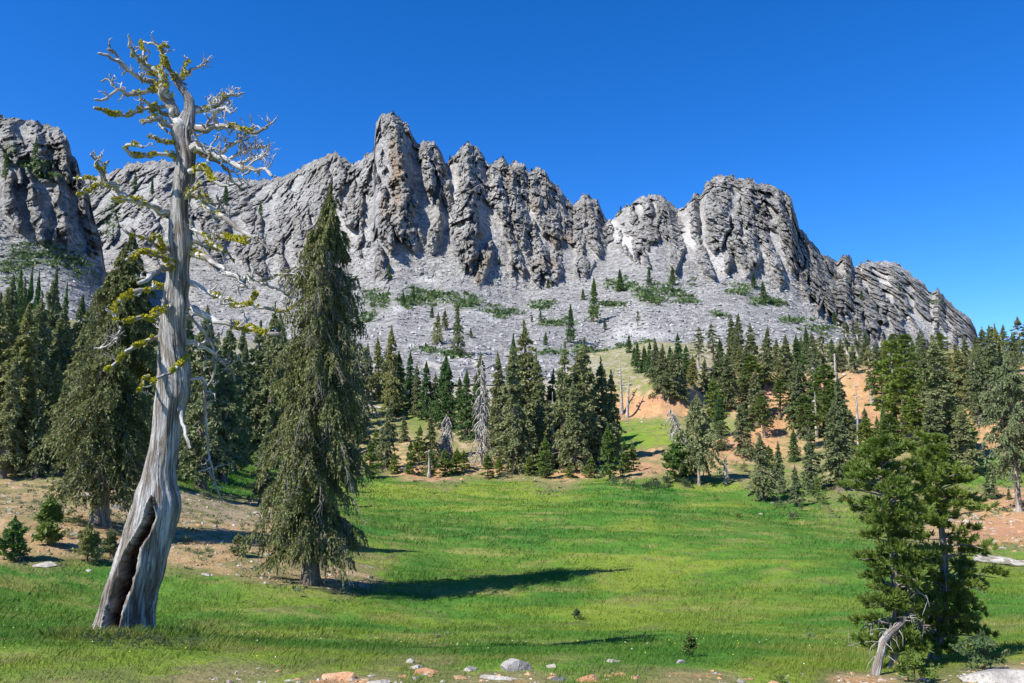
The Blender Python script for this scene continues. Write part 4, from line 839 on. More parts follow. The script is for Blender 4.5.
        L = np.linalg.norm(np.diff(P, axis=0), axis=1).sum()
        subs = []
        def twig(p, d, l, r_, lev):
            k = 6; Q = [p]; d = d.copy()
            for i in range(k):
                d = unit(d + rr.normal(0, 0.34, 3) + np.array([0, -0.03, 0.04])); Q.append(Q[-1] + d * l / k)
            Q = np.array(Q); T.add(Q - base, np.linspace(r_, r_ * 0.42, k + 1), 6, 0.25, seed + lev); subs.append(Q)
            if lev < 2:
                for j in range(rr.integers(1, 4)):
                    i = rr.integers(1, k + 1); twig(Q[i], unit(d + rr.normal(0, 0.8, 3)), l * rr.uniform(.35, .7), r_ * 0.62, lev + 1)
        for j in range(twigs):
            i = int(n * rr.uniform(0.25, 1.0)) - 1; i = min(max(i, 2), n - 2); d = unit(P[min(i + 1, n - 1)] - P[i - 1])
            twig(P[i], unit(d * 0.6 + rr.normal(0, 0.75, 3) + np.array([0, 0, 0.35])), tl * rr.uniform(0.5, 1.2), max(rad[i] * 0.55, 0.9 * m), 0)
        o = obj('branch', T.mesh('branch', MAT['limb']), root)
        if moss:
            LV, LF, n0 = [], [], 0; cnt = int(moss * L * 130)
            ii = (rr.uniform(moss_at[0], moss_at[1], cnt) * (n - 1)).astype(int)
            c_, tn = [], []
            for i in ii:
                if fbm(np.array([i * 0.35]), np.array([seed * 1.3]), o=2, seed=seed)[0] < -0.16: continue
                rc = rad[i] * 0.36 + 0.008; k = 18
                cen = P[i] + rr.normal(0, 1, 3) * rad[i] * 0.55 + np.array([0, 0, rad[i] * 0.35])
                p = cen + rr.normal(0, 0.5, (k, 3)) * rc
                a1 = rr.normal(0, 1, (k, 3)) * 0.0095; a2 = rr.normal(0, 1, (k, 3)) * 0.0095
                c_.append(np.stack([p - a1, p - a2, p + a1, p + a2], 1))
            if c_:
                c_ = np.concatenate(c_) - base; obj('lichen', quads_mesh('lichen', c_, MAT['lichen'], np.zeros(len(c_))), o)
    for i, (pts, r0, r1, mo, dp, tw_, ma) in enumerate(LB): limb(pts, r0 * .88, r1 * .8, mo, dp * 1.5, int(tw_ * 1.8) + 1, i * 3 + 1, ma, 0.30 if pts[-1][0] > 200 else 0.22)
    # splintered slivers standing in the hollow
    T = Tubes()
    for i in range(9):
        x = 120 + i * 2.6; y0 = 640 - rg.random() * 8; p0 = at(x, y0, SY - 0.18); p1 = at(x + 12 + rg.normal(0, 3), y0 - 28 - rg.random() * 30, SY - 0.12 + rg.random() * .2)
        T.add(spline([p0, (p0 + p1) / 2 + rg.normal(0, .02, 3), p1], 8) - base, np.linspace(.03, .008, 8), 5, .3, i)
    obj('splinter', T.mesh('splinter', MAT['greytwig']), root)
    return root
snag()

# ------------------------------------------------------------------ large near trees
def big_tree(name, kind, base, toppx, hw, label, cat, mat, nb, nlet, nsp, spl, spw, prof, h0, dead=0, r0=0.022, up=0.1, droop=0.7, hang=0.9, letlen=0.3, seed=1, lean=None, bark='bark', gap=0.2, limbs=2, tuft=False, deadside=None, tiers=0, spread=.5, H=None):
    rg = np.random.default_rng(seed); P = base; _, tz = ray(*toppx); H = H or float(tz) * P[1] - P[2]
    root = empty(name, tuple(P), label, cat)
    c, tone, ax = crown(rg, H, hw, prof, h0, nb, nlet, nsp, up, droop, hang, letlen, spl, spw, spread, lean=lean, gap=gap, tuft=tuft, tiers=tiers)
    obj('crown', quads_mesh('crown', c, MAT[mat], tone), root)
    T = trunk_tubes(H, r0 * H, lean, 12, rough=.3); add_limbs(T, ax, rg, 0.0022 * H, limbs, .85, 5)
    obj('trunk', T.mesh('trunk', MAT[bark]), root)
    if dead:
        axis, nb_, L, o = ax; T = Tubes()
        for i in range(dead):
            b = int(rg.integers(0, int(nb_ * .8)))
            sv = rg.uniform(.35, 1.0); p = axis(np.full((nb_, 1), sv))[b, 0]
            if deadside is not None and rg.random() < .75 and p[0] < deadside: continue
            l = H * rg.uniform(.025, .07); d = unit(np.array([p[0], p[1], 0]) * .5 + rg.normal(0, .4, 3))
            t = np.linspace(0, 1, 6)[:, None]; Q = p + d * l * .55 * t + np.array([0, 0, -1]) * l * t ** 1.5 + rg.normal(0, l * .04, (6, 3)) * t
            T.add(Q, np.linspace(.0008, .0003, 6) * H, 4)
            for _ in range(3):
                k = rg.integers(1, 5); T.add(np.array([Q[k], Q[k] + rg.normal(0, l * .13, 3) + np.array([0, 0, -l * .16]), Q[k] + rg.normal(0, l * .18, 3) + np.array([0, 0, -l * .36])]), np.array([.0006, .0004, .0003]) * H, 3)
        obj('dead_twigs', T.mesh('dead_twigs', MAT['greytwig']), root)
    return root
Pf = ground(308, 584)
def lean_of(P, cxb, tx_, H): return None
pf1 = lambda h: np.interp(h, [0,.03,.1,.2,.35,.5,.65,.8,.92,1], [.25,.4,.72,.95,1.0,.93,.82,.62,.40,.08])
hwf = 54 / F * Pf[1]
kx = 11 / F * Pf[1]
big_tree('hemlock_tree', 'hem', Pf, (319, 180), hwf, 'big drooping hemlock with grey dead twigs at the left end of the green basin', 'tree', 'hero_hem', 430, 28, 17, .12, .025, pf1, .10, dead=2000, seed=5,
         lean=lambda h: (kx * h, 0 * h), droop=.80, hang=1.7, letlen=.23, gap=.40, up=.12, deadside=0.0, r0=.019)
P2 = ground(97, 523)
pf2 = lambda h: np.interp(h, [0,.1,.2,.35,.5,.65,.8,.92,1], [.5,.8,1.0,1.0,.9,.72,.5,.25,.03])
kx2 = 18 / F * P2[1]
big_tree('hemlock_tree', 'hem', P2, (122, 226), 50 / F * P2[1], 'broad dark hemlock with a flared grey trunk, right behind the dead snag', 'tree', 'hero_hem', 460, 20, 14, .14, .030, pf2, .12, dead=500, seed=9,
         lean=lambda h: (kx2 * h, 0 * h), droop=.9, hang=1.0, letlen=.28, gap=.25, r0=.026, bark='palebark')
P3 = ground(699, 485)
big_tree('hemlock_tree', 'hem', P3, (699, 392), 21 / F * P3[1], 'lone conifer with a pale bare lower trunk, standing on the far edge of the meadow', 'tree', 'hem', 130, 11, 9, .32, .075, lambda h: np.interp(h, [0,.2,.4,.7,1], [.4,.9,1,.7,.05]), .22, dead=120, seed=12, r0=.018, bark='palebark', gap=.35)
P4 = ground(1019, 512)
big_tree('hemlock_tree', 'hem', P4, (1016, 350), 30 / F * P4[1], 'tall ragged conifer with a pale trunk, at the right edge of the picture', 'tree', 'hem', 150, 12, 10, .26, .058, lambda h: np.interp(h, [0,.25,.5,.8,1], [.3,.8,1,.75,.1]), .26, dead=160, seed=14, r0=.018, bark='palebark', gap=.35)
P5 = ground(680, 481)
big_tree('juniper_bush', 'hem', P5, (680, 440), 16 / F * P5[1], 'dark rounded bushy conifer beside the lone pale trunked conifer', 'bush', 'spire', 120, 12, 12, .28, .07, lambda h: math.sqrt(max(0, 1 - (2 * h - .9) ** 2 * .8)) , .02, seed=15, up=.5, droop=.2, hang=-.1, gap=.1)

# the two near pines at the right, with needles in brushes
PP1 = ground(897, 682); PP1 = at(897, 676, 11.2); PP1[2] = float(ter(np.array([PP1[0]]), np.array([PP1[1]]))[0])
PP2 = at(950, 668, 12.2); PP2[2] = float(ter(np.array([PP2[0]]), np.array([PP2[1]]))[0])
def near_pine(P, top, hw, label, seed, leanf, prof, h0, nb, dead_low):
    rg = np.random.default_rng(seed); _, tz = ray(*top); H = float(tz) * P[1] - P[2]
    root = empty('pine_tree', tuple(P), label, 'tree')
    c, tone, ax = crown(rg, H, hw, prof, h0, nb, 15, 44, .34, .34, -.35, .26, .078, .0072, .6, tuft=True, lean=leanf, gap=.25, tiers=23, power=1.0)
    obj('crown', quads_mesh('crown', c, MAT['hero_pine'], tone), root)
    T = trunk_tubes(H, .024 * H, leanf, 12, rough=.35, tip=.93); add_limbs(T, ax, rg, .0042 * H, 1, .9, 5)
    obj('trunk', T.mesh('trunk', MAT['palebark']), root)
    if dead_low:
        T = Tubes()
        for i in range(dead_low):
            h = rg.uniform(.08, .42); lx, ly = leanf(np.array([h])); p = np.array([lx[0], ly[0], h * H]); az = rg.uniform(0, 6.28); l = H * rg.uniform(.08, .2)
            t = np.linspace(0, 1, 7)[:, None]; Q = p + np.array([math.cos(az), math.sin(az), 0]) * l * t + np.array([0, 0, -.5]) * l * t ** 2 + rg.normal(0, l * .05, (7, 3)) * t
            T.add(Q, np.linspace(.004, .0015, 7) * H, 5)
            for _ in range(4):
                k = rg.integers(2, 6); T.add(np.array([Q[k], Q[k] + rg.normal(0, l * .12, 3), Q[k] + rg.normal(0, l * .2, 3) + np.array([0, 0, -l * .2])]), np.array([.002, .0014, .0009]) * H, 4)
        obj('dead_twigs', T.mesh('dead_twigs', MAT['deadwood']), root)
    return root
k1 = lambda h: (np.interp(h, [0,.15,.3,.5,1], [-.02,.0,.06,.04,-.08]), 0.0 * h)
near_pine(PP1, (888, 438), 35 / F * PP1[1], 'bright green pine with brushy needle tufts, left one of the near pair of pines', 31, k1, lambda h: np.interp(h, [0,.2,.35,.55,.7,.85,1], [.75,.95,1,.9,.95,.7,.12]), .06, 128, 12)
k2 = lambda h: (np.interp(h, [0,.15,.3,.5,1], [-.22,-.10,.0,.02,-.05]), 0.0 * h)
near_pine(PP2, (942, 434), 42 / F * PP2[1], 'bright green pine with a leaning pale trunk, right one of the near pair of pines', 37, k2, lambda h: np.interp(h, [0,.2,.35,.55,.7,.85,1], [.85,1.0,1.0,.9,.9,.62,.10]), .04, 140, 18)
def curved_stem():
    T = Tubes(); pts = [(874,690),(876,672),(880,655),(883,642),(889,634),(897,628),(905,618),(909,604)]; b = at(876, 682, 10.2)
    P = spline([at(x, y, 10.2 + i * .12) for i, (x, y) in enumerate(pts)], 40) - b
    T.add(P, np.linspace(.062, .026, 40), 10, .25, 3); rg = np.random.default_rng(2)
    root = empty('dead_pine_stem', tuple(b), 'bent white dead stem leaning up to the left pine of the near pair', 'dead stem')
    obj('trunk', T.mesh('trunk', MAT['deadwood']), root); T = Tubes()
    for i in range(22):
        k = rg.integers(8, 38); l = rg.uniform(.15, .45); Q = [P[k]]; d = unit(rg.normal(0, 1, 3) + np.array([-.4, -.2, -.1]))
        for j in range(5): d = unit(d + rg.normal(0, .3, 3) + np.array([0, 0, -.25])); Q.append(Q[-1] + d * l / 5)
        T.add(np.array(Q), np.linspace(.008, .0025, 6), 5)
    obj('twig', T.mesh('twig', MAT['deadwood']), root)
curved_stem()

# ------------------------------------------------------------------ bleached standing dead trees in the far stands
def far_snag(cx, base, top, hwp, label, branchy, seed, lean=0.0, curve=0.0):
    rg = np.random.default_rng(seed); P = place(cx, base); _, tz = ray(cx, top); Y = P[1]; H = float(tz) * Y - P[2]; hw = hwp / F * Y
    root = empty('dead_tree', tuple(P), label, 'dead tree')
    lf = lambda h: (lean / F * Y * h + curve / F * Y * np.sin(h * 3.0) * h, 0 * h)
    T = Tubes(); h = np.linspace(-0.02, 1, 16); lx, ly = lf(h); T.add(np.stack([lx, ly, h * H], 1), np.maximum(1.9 / F * Y * (1 - h) ** .7, .35 / F * Y) if branchy else np.linspace(1.8, 0.9, 16) / F * Y, 7, .3, seed)
    obj('trunk', T.mesh('trunk', MAT['deadwood']), root)
    if 0 < branchy < 14:
        for i in range(branchy):
            T = Tubes(); hb = rg.uniform(.5, .97); x0, y0 = lf(np.array([hb])); az = rg.uniform(0, 6.28); l = max(hw, 4 / F * Y) * rg.uniform(.6, 1.1)
            p0 = np.array([x0[0], 0, hb * H]); dv = np.array([math.cos(az), math.sin(az), .5]); T.add(np.array([p0, p0 + dv * l * .5, p0 + dv * l + np.array([0, 0, -l * .25])]), np.array([.9, .7, .4]) / F * Y, 5)
            obj('limb', T.mesh('limb', MAT['deadwood']), root)
    elif branchy:
        T = Tubes()
        for i in range(branchy):
            hb = rg.uniform(.12, .97); x0, y0 = lf(np.array([hb])); az = rg.uniform(0, 6.28); l = hw * (1 - hb) ** .6 * rg.uniform(.5, 1.15) + .01 * H
            t = np.linspace(0, 1, 6)[:, None]; p0 = np.array([x0[0], 0 * x0[0], hb * H])
            Q = p0 + np.array([math.cos(az), math.sin(az), 0]) * l * t ** .8 + np.array([0, 0, -1]) * l * 1.1 * t ** 1.8 + rg.normal(0, l * .05, (6, 3)) * t
            T.add(Q, np.linspace(.62, .30, 6) / F * Y, 4)
            for _ in range(4):
                k = rg.integers(2, 6); T.add(np.array([Q[k], Q[k] + rg.normal(0, l * .12, 3) + np.array([0, 0, -l * .22]), Q[k] + rg.normal(0, l * .16, 3) + np.array([0, 0, -l * .48])]), np.array([.36, .28, .2]) / F * Y, 3)
        obj('dead_branches', T.mesh('dead_branches', MAT['deadwood']), root)
far_snag(481, 466, 360, 14, 'tall silver dead conifer with drooping bare branches, in front of the middle stand', 110, 1)
far_snag(440, 458, 414, 10, 'short weeping silver dead tree left of the tall silver dead conifer', 60, 2, 4, 10)
far_snag(449, 458, 416, 9, 'thin silver dead tree with its top bent over, beside the tall silver one', 56, 3, -2, -8)
far_snag(595, 464, 384, 2, 'bare white pole of a dead trunk at the right end of the middle stand', 0, 4, -2)
far_snag(516, 474, 372, 3, 'bare silver dead trunk standing against the tallest conifers of the middle stand', 12, 5)
far_snag(622, 414, 364, 3, 'left one of two white dead poles on the green shoulder', 5, 6, -1)
far_snag(627, 418, 376, 3, 'right one of two white dead poles on the green shoulder', 6, 7, 3)
far_snag(560, 466, 372, 7, 'grey dead conifer with short limbs inside the middle stand', 50, 8)
far_snag(684, 450, 405, 14, 'leaning white dead tree with forked bare limbs beside the lone pale trunked conifer', 40, 9, -14)
far_snag(860, 470, 382, 3, 'broken grey dead trunk with a forked top on the orange slope', 4, 10)
far_snag(817, 440, 392, 3, 'short grey dead trunk among the conifers of the orange slope', 5, 11)
far_snag(836, 384, 354, 1.5, 'small white dead pole on the crest above the orange slope', 0, 12)
far_snag(813, 384, 362, 1.5, 'tiny white dead stub on the crest above the orange slope', 2, 13)
far_snag(429, 480, 450, 4, 'thin white dead stem among the saplings left of the middle stand', 8, 14)
far_snag(20, 470, 356, 7, 'bleached dead conifer with ragged limbs inside the dark left forest', 46, 15)
far_snag(726, 484, 456, 4, 'small bare grey dead sapling right of the lone pale trunked conifer', 22, 16)
far_snag(553, 470, 392, 5, 'slender grey dead stem in the heart of the middle stand', 44, 17)
far_snag(600, 466, 430, 3, 'short white broken stem at the foot of the middle stand', 4, 18)

# ------------------------------------------------------------------ rocks, stones, logs
def rock_mesh(seed, flat=0.6, mat='rock_grey', sub=4):
    import bmesh
    bm = bmesh.new(); bmesh.ops.create_icosphere(bm, subdivisions=sub, radius=1.0)
    v = np.array([x.co[:] for x in bm.verts]); rg = np.random.default_rng(seed)
    ns = unit(rg.normal(0, 1, (20, 3))); dd = rg.uniform(.48, .86, 20)
    for k in range(20):
        e = v @ ns[k]; m = e > dd[k]; v[m] -= (e[m] - dd[k])[:, None] * ns[k] * .97
    v *= 1 + 0.10 * fbm(v[:, 0] * 2, v[:, 1] * 2, v[:, 2] * 2, o=4, seed=seed)[:, None]
    v[:, 2] *= flat; v[:, 1] *= .8
    f = np.array([[x.index for x in fc.verts] for fc in bm.faces]); bm.free()
    return mk_mesh('rock', v, f, MAT[mat])
RM = {m_: [rock_mesh(i * 7 + j, .55 + .05 * i, m_, 3) for i in range(4)] for j, m_ in enumerate(('rock_grey', 'rock_pale', 'rock_orange', 'rock_dark'))}
def rock(px, py, wp, hp, mat, label=None, name='rock', group=None, cat='rock', hi=False, i=None):
    P = place(px, py + hp * .35)
    if P is None: return
    Y = P[1]; sx = wp / 2 / F * Y; sz = hp / F * Y
    me = rock_mesh(int(px * 3 + py), .6, mat, 5) if hi else RM[mat][rt.randrange(4)]
    o = obj(name, me, loc=(P[0], P[1], P[2] - sz * .10)); o.rotation_euler = (rt.uniform(-.1, .1), rt.uniform(-.1, .1), rt.uniform(-.6, .6) + (3.14 if rt.random() < .5 else 0))
    o.scale = (sx * 1.05, sx * rt.uniform(.8, 1.1), sz * 1.05)
    return tag(o, label, cat, group)
G_, P_, O_, D_ = 'rock_grey', 'rock_pale', 'rock_orange', 'rock_dark'
for r_ in [(340,672,50,17,O_,'large rusty orange rock, leftmost of the row at the bottom edge'),(428,668,36,13,O_,'rusty orange rock left of the big grey boulder in the bottom row'),(519,662,42,19,G_,'big grey boulder in the middle of the bottom row of rocks'),(551,664,14,8,P_,'small white rock just right of the big grey boulder'),
  (590,676,32,14,O_,'rusty rock with a dark side, right of the big grey boulder'),(613,660,22,5,P_,'flat pale slab lying in the grass right of the big grey boulder'),(1008,670,100,34,G_,'broad grey boulder in the bottom right corner beside the near pines'),(410,660,14,6,P_,'pale flat stone between the two rusty orange rocks'),
  (417,666,16,6,P_,'pale stone touching the second rusty orange rock'),(470,668,22,7,G_,'low grey rock left of the big grey boulder'),(500,676,40,8,P_,'flat whitish rock below the big grey boulder'),(378,681,26,8,P_,'pale flat rock at the very bottom edge below the grass'),(560,677,30,7,D_,'dark flat rock between the grey boulder and a rusty rock'),
  (680,661,12,6,G_,'small grey stone alone in the grass left of the small seedling'),(45,563,27,5,P_,'flat pale slab in the grass left of the dead snag'),(88,570,11,5,P_,'small pale stone just right of the flat slab'),(206,573,13,6,G_,'small grey stone on the tan ground right of the snag'),(462,676,24,7,O_,'low rusty rock left of the flat whitish rock'),
  (75,532,16,8,P_,'pale rock on the dry ground near the broad hemlock'),(118,505,16,9,D_,'dark rock right of the broad hemlock trunk'),(393,518,0,0,G_,None)]:
    if r_[2]: rock(*r_[:5], label=r_[5], hi=r_[2] > 20)
rg_ = np.random.default_rng(44)
def stones(n, fx, fy, wmin, wmax, mats, label, group, cat='stone'):
    for i in range(n):
        w_ = rg_.uniform(wmin, wmax) ** 1.0
        rock(fx(), fy(), w_, w_ * rg_.uniform(.3, .55), mats[rg_.integers(len(mats))], label, cat, group, cat)
U = rg_.uniform
stones(52, lambda: U(285, 1000), lambda: U(671, 684), 4, 13, (O_, O_, G_, G_, P_), 'small stone in the band of broken rock along the bottom edge', 'stones along the bottom edge')
stones(66, lambda: U(0, 330), lambda: U(492, 562), 3, 10, (P_, G_, G_, P_, O_), 'small stone lying on the dry ground behind the dead snag', 'stones on the dry left slope')
stones(18, lambda: U(0, 110), lambda: U(445, 492), 3, 9, (P_, G_), 'pale stone on the slope below the dark left forest', 'stones below the dark left forest')
stones(38, lambda: U(975, 1030), lambda: U(508, 552), 4, 11, (O_, P_, O_), 'orange block in the rubble pile at the right edge', 'blocks of the orange rubble pile')
stones(30, lambda: U(370, 640), lambda: U(462, 479), 2.5, 7, (P_, G_, O_), 'stone on the bank along the far edge of the meadow', 'stones on the far bank')
stones(22, lambda: U(700, 960), lambda: U(440, 515), 2.5, 7, (P_, G_, O_), 'stone on the slope right of the meadow', 'stones on the right slope')
stones(60, lambda: U(365, 500), lambda: U(346, 400), 3, 14, (G_, P_, G_, D_), 'boulder among the conifers at the foot of the scree', 'boulders at the foot of the scree', 'boulder')
stones(30, lambda: U(130, 345), lambda: U(345, 440), 3, 10, (G_, P_), 'boulder in the shade of the conifers behind the dead snag', 'boulders behind the dead snag', 'boulder')
stones(16, lambda: U(610, 780), lambda: U(395, 460), 3, 7, (O_, P_), 'stone on the orange mounds', 'stones on the orange mounds')
rock(457, 366, 40, 26, D_, 'dark rock outcrop with a blocky face at the foot of the scree', 'rock_outcrop', cat='outcrop', hi=True)
rock(432, 362, 30, 14, G_, 'grey rock outcrop left of the dark outcrop at the foot of the scree', 'rock_outcrop', cat='outcrop', hi=True)
rock(488, 362, 34, 14, G_, 'grey rock outcrop right of the dark outcrop at the foot of the scree', 'rock_outcrop', cat='outcrop', hi=True)
rock(407, 478, 0.1, 0.1, G_, None) if False else None
def log(p0, p1, rpx, label, Yd=None):
    A = place(*p0); B = place(*p1); B = B + (A - B) * 0 
    r = rpx / F * A[1]; T = Tubes(); n = 14; t = np.linspace(0, 1, n)[:, None]
    Pn = A * (1 - t) + B * t; Pn[:, 2] = [float(ter(np.array([q[0]]), np.array([q[1]]))[0]) + r * .7 for q in Pn]
    Pn += rg_.normal(0, r * .12, Pn.shape)
    T.add(Pn - A, np.linspace(r, r * .7, n), 9, .25, 2); o = obj('fallen_log', T.mesh('fallen_log', MAT['deadwood']), loc=tuple(A)); tag(o, label, 'log')
    return A, B, r
log((978, 562), (1030, 567), 4.5, 'pale fallen log lying behind the near pines at the right edge')
log((395, 472), (418, 467), 1.6, 'dark thin fallen log on the far bank left of the middle stand')
log((60, 497), (112, 500), 2.0, 'grey fallen log on the slope below the dark left forest')
log((345, 404), (395, 412), 2.0, 'grey fallen log among the conifers below the scree')
log((735, 385), (752, 380), 1.6, 'thin pale fallen log on the crest of the forested slope')

# ------------------------------------------------------------------ saplings and bushes near the viewer
def bush(px, py, hpx, hwp, name, label, cat, mat, seed, group=None, nb=40, stem='bark'):
    rg = np.random.default_rng(seed); P = place(px, py); H = hpx / F * P[1]; hw = hwp / F * P[1]
    root = empty(name, tuple(P), label, cat, group)
    c, tone, ax = crown(rg, H, hw, lambda h: max(0.03, 1 - h) ** .8 , .03, nb, 8, 9, .5, .1, -.2, .35, H * .11, H * .022, .8)
    obj('leaves' if cat == 'bush' else 'crown', quads_mesh('crown', c, MAT[mat], tone), root)
    T = trunk_tubes(H, .03 * H, None, 6); add_limbs(T, ax, rg, .008 * H, 2, .9, 4); obj('stem' if cat == 'bush' else 'trunk', T.mesh('stem', MAT[stem]), root)
for i, b_ in enumerate([(48,545,48,13,'young_conifer','taller one of the two saplings on the dry ground at the left edge','sapling','pine'),(12,560,40,17,'young_conifer','shorter wide sapling at the left edge in front of the dry ground','sapling','spire'),(87,562,36,14,'shrub','thin twiggy shrub left of the snag below the broad hemlock','bush','hem'),(110,556,26,10,'shrub','low twiggy shrub touching the left side of the dead snag','bush','hem'),
   (238,556,22,9,'shrub','small shrub on the tan ground left of the big drooping hemlock','bush','hem'),(690,656,22,9,'young_conifer','tiny dark seedling alone in the near grass right of the middle','sapling','pine'),(577,620,11,6,'shrub','small dark leafy plant in the middle of the green basin','bush','brush'),(915,683,30,24,'shrub','low dark shrub below the near pair of pines at the bottom edge','bush','hero_pine'),
   (985,672,34,34,'shrub','silvery low shrub in front of the broad grey boulder','bush','brush'),(190,650,12,24,'shrub','low leafy plant right of the foot of the dead snag','bush','brush'),(780,683,8,8,'shrub','tiny dark plant among the stones at the bottom edge','bush','pine'),(322,500,24,10,'shrub','dark shrub in the shade left of the basin','bush','hem')]):
    bush(*b_, seed=200 + i)
for i in range(9):
    bush((86,97,108,118,128,139,150,159,168)[i], 643 + 3 * (i % 3), 9 + 3 * (i % 2), 9, 'shrub', 'low leafy plant around the foot of the dead snag', 'bush', ('brush', 'scrub')[i % 2], 500 + i, 'plants around the foot of the snag', 16)
for i in range(26):
    bush(rg_.uniform(610, 700), rg_.uniform(482, 491), 7, 6, 'shrub', 'low leafy shrub in the green fringe along the far edge of the meadow', 'bush', 'brush', 300 + i, 'shrubs in the green fringe', 16)
for i in range(30):
    x = rg_.uniform(370, 960); bush(x, rg_.uniform(462, 480) if x < 640 else rg_.uniform(450, 520), rg_.uniform(6, 12), rg_.uniform(4, 8), 'shrub', 'low shrub on the broken bank around the far side of the meadow', 'bush', ('brush', 'pine', 'hem')[i % 3], 340 + i, 'shrubs on the broken bank', 16)
for i in range(16):
    bush(rg_.uniform(0, 330), rg_.uniform(490, 560), rg_.uniform(5, 11), rg_.uniform(6, 11), 'shrub', 'low dry shrub on the tan ground behind the dead snag', 'bush', ('brush', 'hem')[i % 2], 380 + i, 'shrubs on the dry left slope', 16)
def octa_scatter(P, r, rg, squash=.6):
    """separate small angular stones"""
    n = len(P); base = np.array([[1,0,0],[0,1,0],[-1,0,0],[0,-1,0],[0,0,1],[0,0,-1]], float)
    a = rg.uniform(0, 6.28, n); ca, sa = np.cos(a), np.sin(a)
    B = base[None] * (r[:, None] * rg.uniform(.6, 1.25, (n, 3)) * np.array([1, 1, squash]))[:, None]; B = B + rg.normal(0, .18, B.shape) * r[:, None, None]
    X = B[..., 0] * ca[:, None] - B[..., 1] * sa[:, None]; Y = B[..., 0] * sa[:, None] + B[..., 1] * ca[:, None]
    V = P[:, None] + np.stack([X, Y, B[..., 2]], -1)
    f = np.array([[0,1,4],[1,2,4],[2,3,4],[3,0,4],[1,0,5],[2,1,5],[3,2,5],[0,3,5]])
    return V.reshape(-1, 3), (f[None] + 6 * np.arange(n)[:, None, None]).reshape(-1, 3)
def gravel():
    rg = np.random.default_rng(77)
    m = M('mixed_gravel'); p = m.pos(); t = m.attr('tone'); c = m.mix(t, (0.24, 0.20, 0.16), (0.50, 0.44, 0.36)); c = m.mix(m.ramp(t, .70, .74), c, (0.48, 0.27, 0.14)); c = m.mix(m.ramp(t, .90, .93), c, (0.56, 0.53, 0.48)); m.surf(c, .95, m.bump(m.noise(p, 20, 4), .6, .03), spec=.05)
    V, F_, Tn, k = [], [], [], 0
    for y0, y1, n, r0, r1 in ((9, 13, 9000, .012, .05), (24, 60, 26000, .02, .13), (60, 175, 42000, .05, .34)):
        Y = rg.uniform(y0, y1, n); X = rg.uniform(-.7, .7, n) * Y; cl = classes(X, Y, ter_base(X, Y))
        kp = rg.random(n) < (1 - sst(.15, .65, cl[:, 0])) * (.35 + .65 * sst(.0, .35, fbm(X / 2.4, Y / 2.4, o=3, seed=88))); X, Y = X[kp], Y[kp]
        P = np.stack([X, Y, ter(X, Y)], 1); r = r0 + (r1 - r0) * rg.random(len(P)) ** 4
        v, f = octa_scatter(P, r, rg); V.append(v); F_.append(f + k); k += len(v); Tn.append(np.repeat(rg.random(len(P)), 6))
    me = mk_mesh('gravel', np.concatenate(V), np.concatenate(F_), m.m, {'tone': ('FLOAT', np.concatenate(Tn))})
    tag(obj('gravel', me), 'loose grey and orange gravel strewn over the bare slopes', 'gravel', kind='stuff')
gravel()
def scree_blocks():
    rg = np.random.default_rng(78)
    m = M('scree_blocks'); p = m.pos(); t = m.attr('tone'); m.surf(m.mix(t, (0.20, 0.195, 0.185), (0.41, 0.40, 0.385)), .95, m.bump(m.noise(p, 3, 4), .6, .2), spec=.05)
    C, r = [], []
    for idx, (x0, x1) in ((0, (90, 1000)), (1, (-20, 110))):
        cols, pys, V = MT[idx]; n = 30000 if idx == 0 else 4000
        j = rg.integers(np.searchsorted(cols, x0), np.searchsorted(cols, x1), n); i = (rg.random(n) * 0.62 * pys.shape[0]).astype(int)
        ok = TALUS[idx][i, j] > .5 * rg.random(n) + .3; C.append(V[i[ok], j[ok]] + rg.normal(0, .3, (ok.sum(), 3)) * np.array([1, 1, 0]))
    C = np.concatenate(C); r = .14 + .85 * rg.random(len(C)) ** 4
    v, f = octa_scatter(C, r, rg, .75)
    tag(obj('scree', mk_mesh('scree', v, f, m.m, {'tone': ('FLOAT', np.repeat(rg.random(len(C)), 6))})), 'pale angular blocks of scree below the cliffs', 'scree', kind='stuff')
scree_blocks()
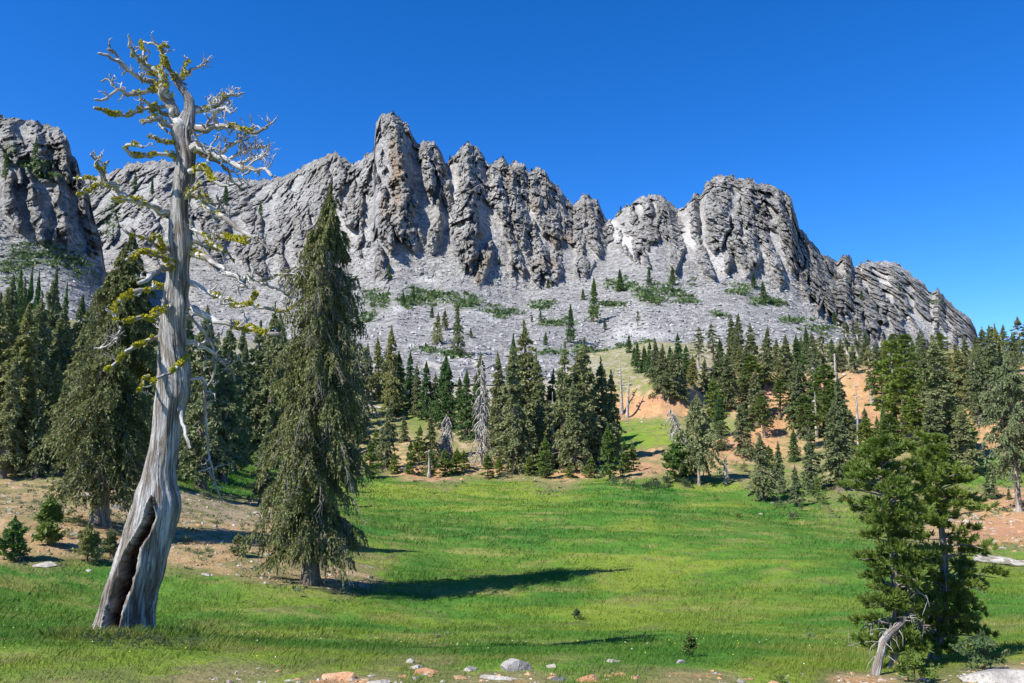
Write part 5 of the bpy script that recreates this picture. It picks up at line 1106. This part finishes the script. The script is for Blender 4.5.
def scrub():
    rg = np.random.default_rng(79); c_, tn = [], []
    for y0, y1, n, sz in ((20, 60, 5200, .12), (60, 180, 6500, .30)):
        Y = rg.uniform(y0, y1, n); X = rg.uniform(-.7, .7, n) * Y; cl = classes(X, Y, ter_base(X, Y))
        kp = rg.random(n) < (1 - sst(.6, .95, cl[:, 0])) * (.15 + .85 * sst(-.05, .3, fbm(X / 3, Y / 3, o=3, seed=89))) * np.maximum(.35, sst(0.02, .12, cl[:, 0])); X, Y = X[kp], Y[kp]; Z = ter(X, Y)
        P = np.stack([X, Y, Z + sz * .3], 1); k = 22; r = sz * rg.uniform(.6, 2.2, len(P))
        q = P[:, None] + rg.normal(0, .6, (len(P), k, 3)) * r[:, None, None] * np.array([1, 1, .35]); q = q.reshape(-1, 3)
        a1 = rg.normal(0, 1, q.shape) * sz * .22; a2 = rg.normal(0, 1, q.shape) * sz * .16
        c_.append(np.stack([q - a1, q - a2, q + a1, q + a2], 1)); tn.append(np.repeat(rg.random(len(P)), k))
    tag(obj('scrub', quads_mesh('scrub', np.concatenate(c_), MAT['scrub'], np.concatenate(tn))), 'low dry green scrub scattered over the bare slopes', 'scrub', kind='stuff')
scrub()
def flowers():
    rg = np.random.default_rng(8); n = 130; px = rg.uniform(-10, 1030, n); py = rg.uniform(600, 672, n); a, b = ray(px, py)
    Y = rg.uniform(10, 26, n); X = a * Y; Z = ter(X, Y) + rg.uniform(.10, .18, n); c = np.stack([X, Y, Z], 1)
    r = .008; e1 = np.array([r, 0, 0]); e2 = np.array([0, r, r * .6])
    m = M('flower_petals'); t = m.attr('tone'); m.surf(m.mix(m.ramp(t, .45, .55), (0.75, 0.62, 0.05), (0.75, 0.72, 0.66)), .7)
    o = obj('wildflowers', quads_mesh('wildflowers', np.stack([c - e1, c - e2, c + e1, c + e2], 1), m.m, rg.random(n))); tag(o, 'tiny yellow and white wildflowers scattered through the near grass', 'flowers', kind='stuff')
flowers()

# ------------------------------------------------------------------ one label for every tree: its looks, its place in its stand, counted from the left
ORD = 'first second third fourth fifth sixth seventh eighth ninth tenth eleventh twelfth thirteenth fourteenth fifteenth sixteenth seventeenth eighteenth nineteenth twentieth'.split()
ORD += ['twenty-' + o for o in ORD[:9]] + ['thirtieth'] + ['thirty-' + o for o in ORD[:9]] + ['fortieth'] + ['forty-' + o for o in ORD[:9]] + ['fiftieth']
by = {}
for t_ in TREES: by.setdefault(t_[7], []).append(t_)
KW = {'spire': 'slim pointed fir', 'hem': 'drooping hemlock', 'pine': 'tufted green pine', 'sparse': 'thin crowned conifer', 'young': 'small sapling'}
WH = {'trees standing on the pale scree': 'on the pale scree', }
for g, L in by.items():
    kinds = {}
    for t_ in L: kinds.setdefault(t_[1], []).append(t_)
    for k, LL in kinds.items():
        LL.sort(key=lambda t: t[2])
        tallest = max(LL, key=lambda t: t[3] - t[4])
        for i, t_ in enumerate(LL):
            w_ = t_[6][1]
            t_[0]['label'] = (f"{KW[k]} {w_}" if len(LL) == 1 else f"{KW[k]}, {ORD[i]} such from the left {w_}")
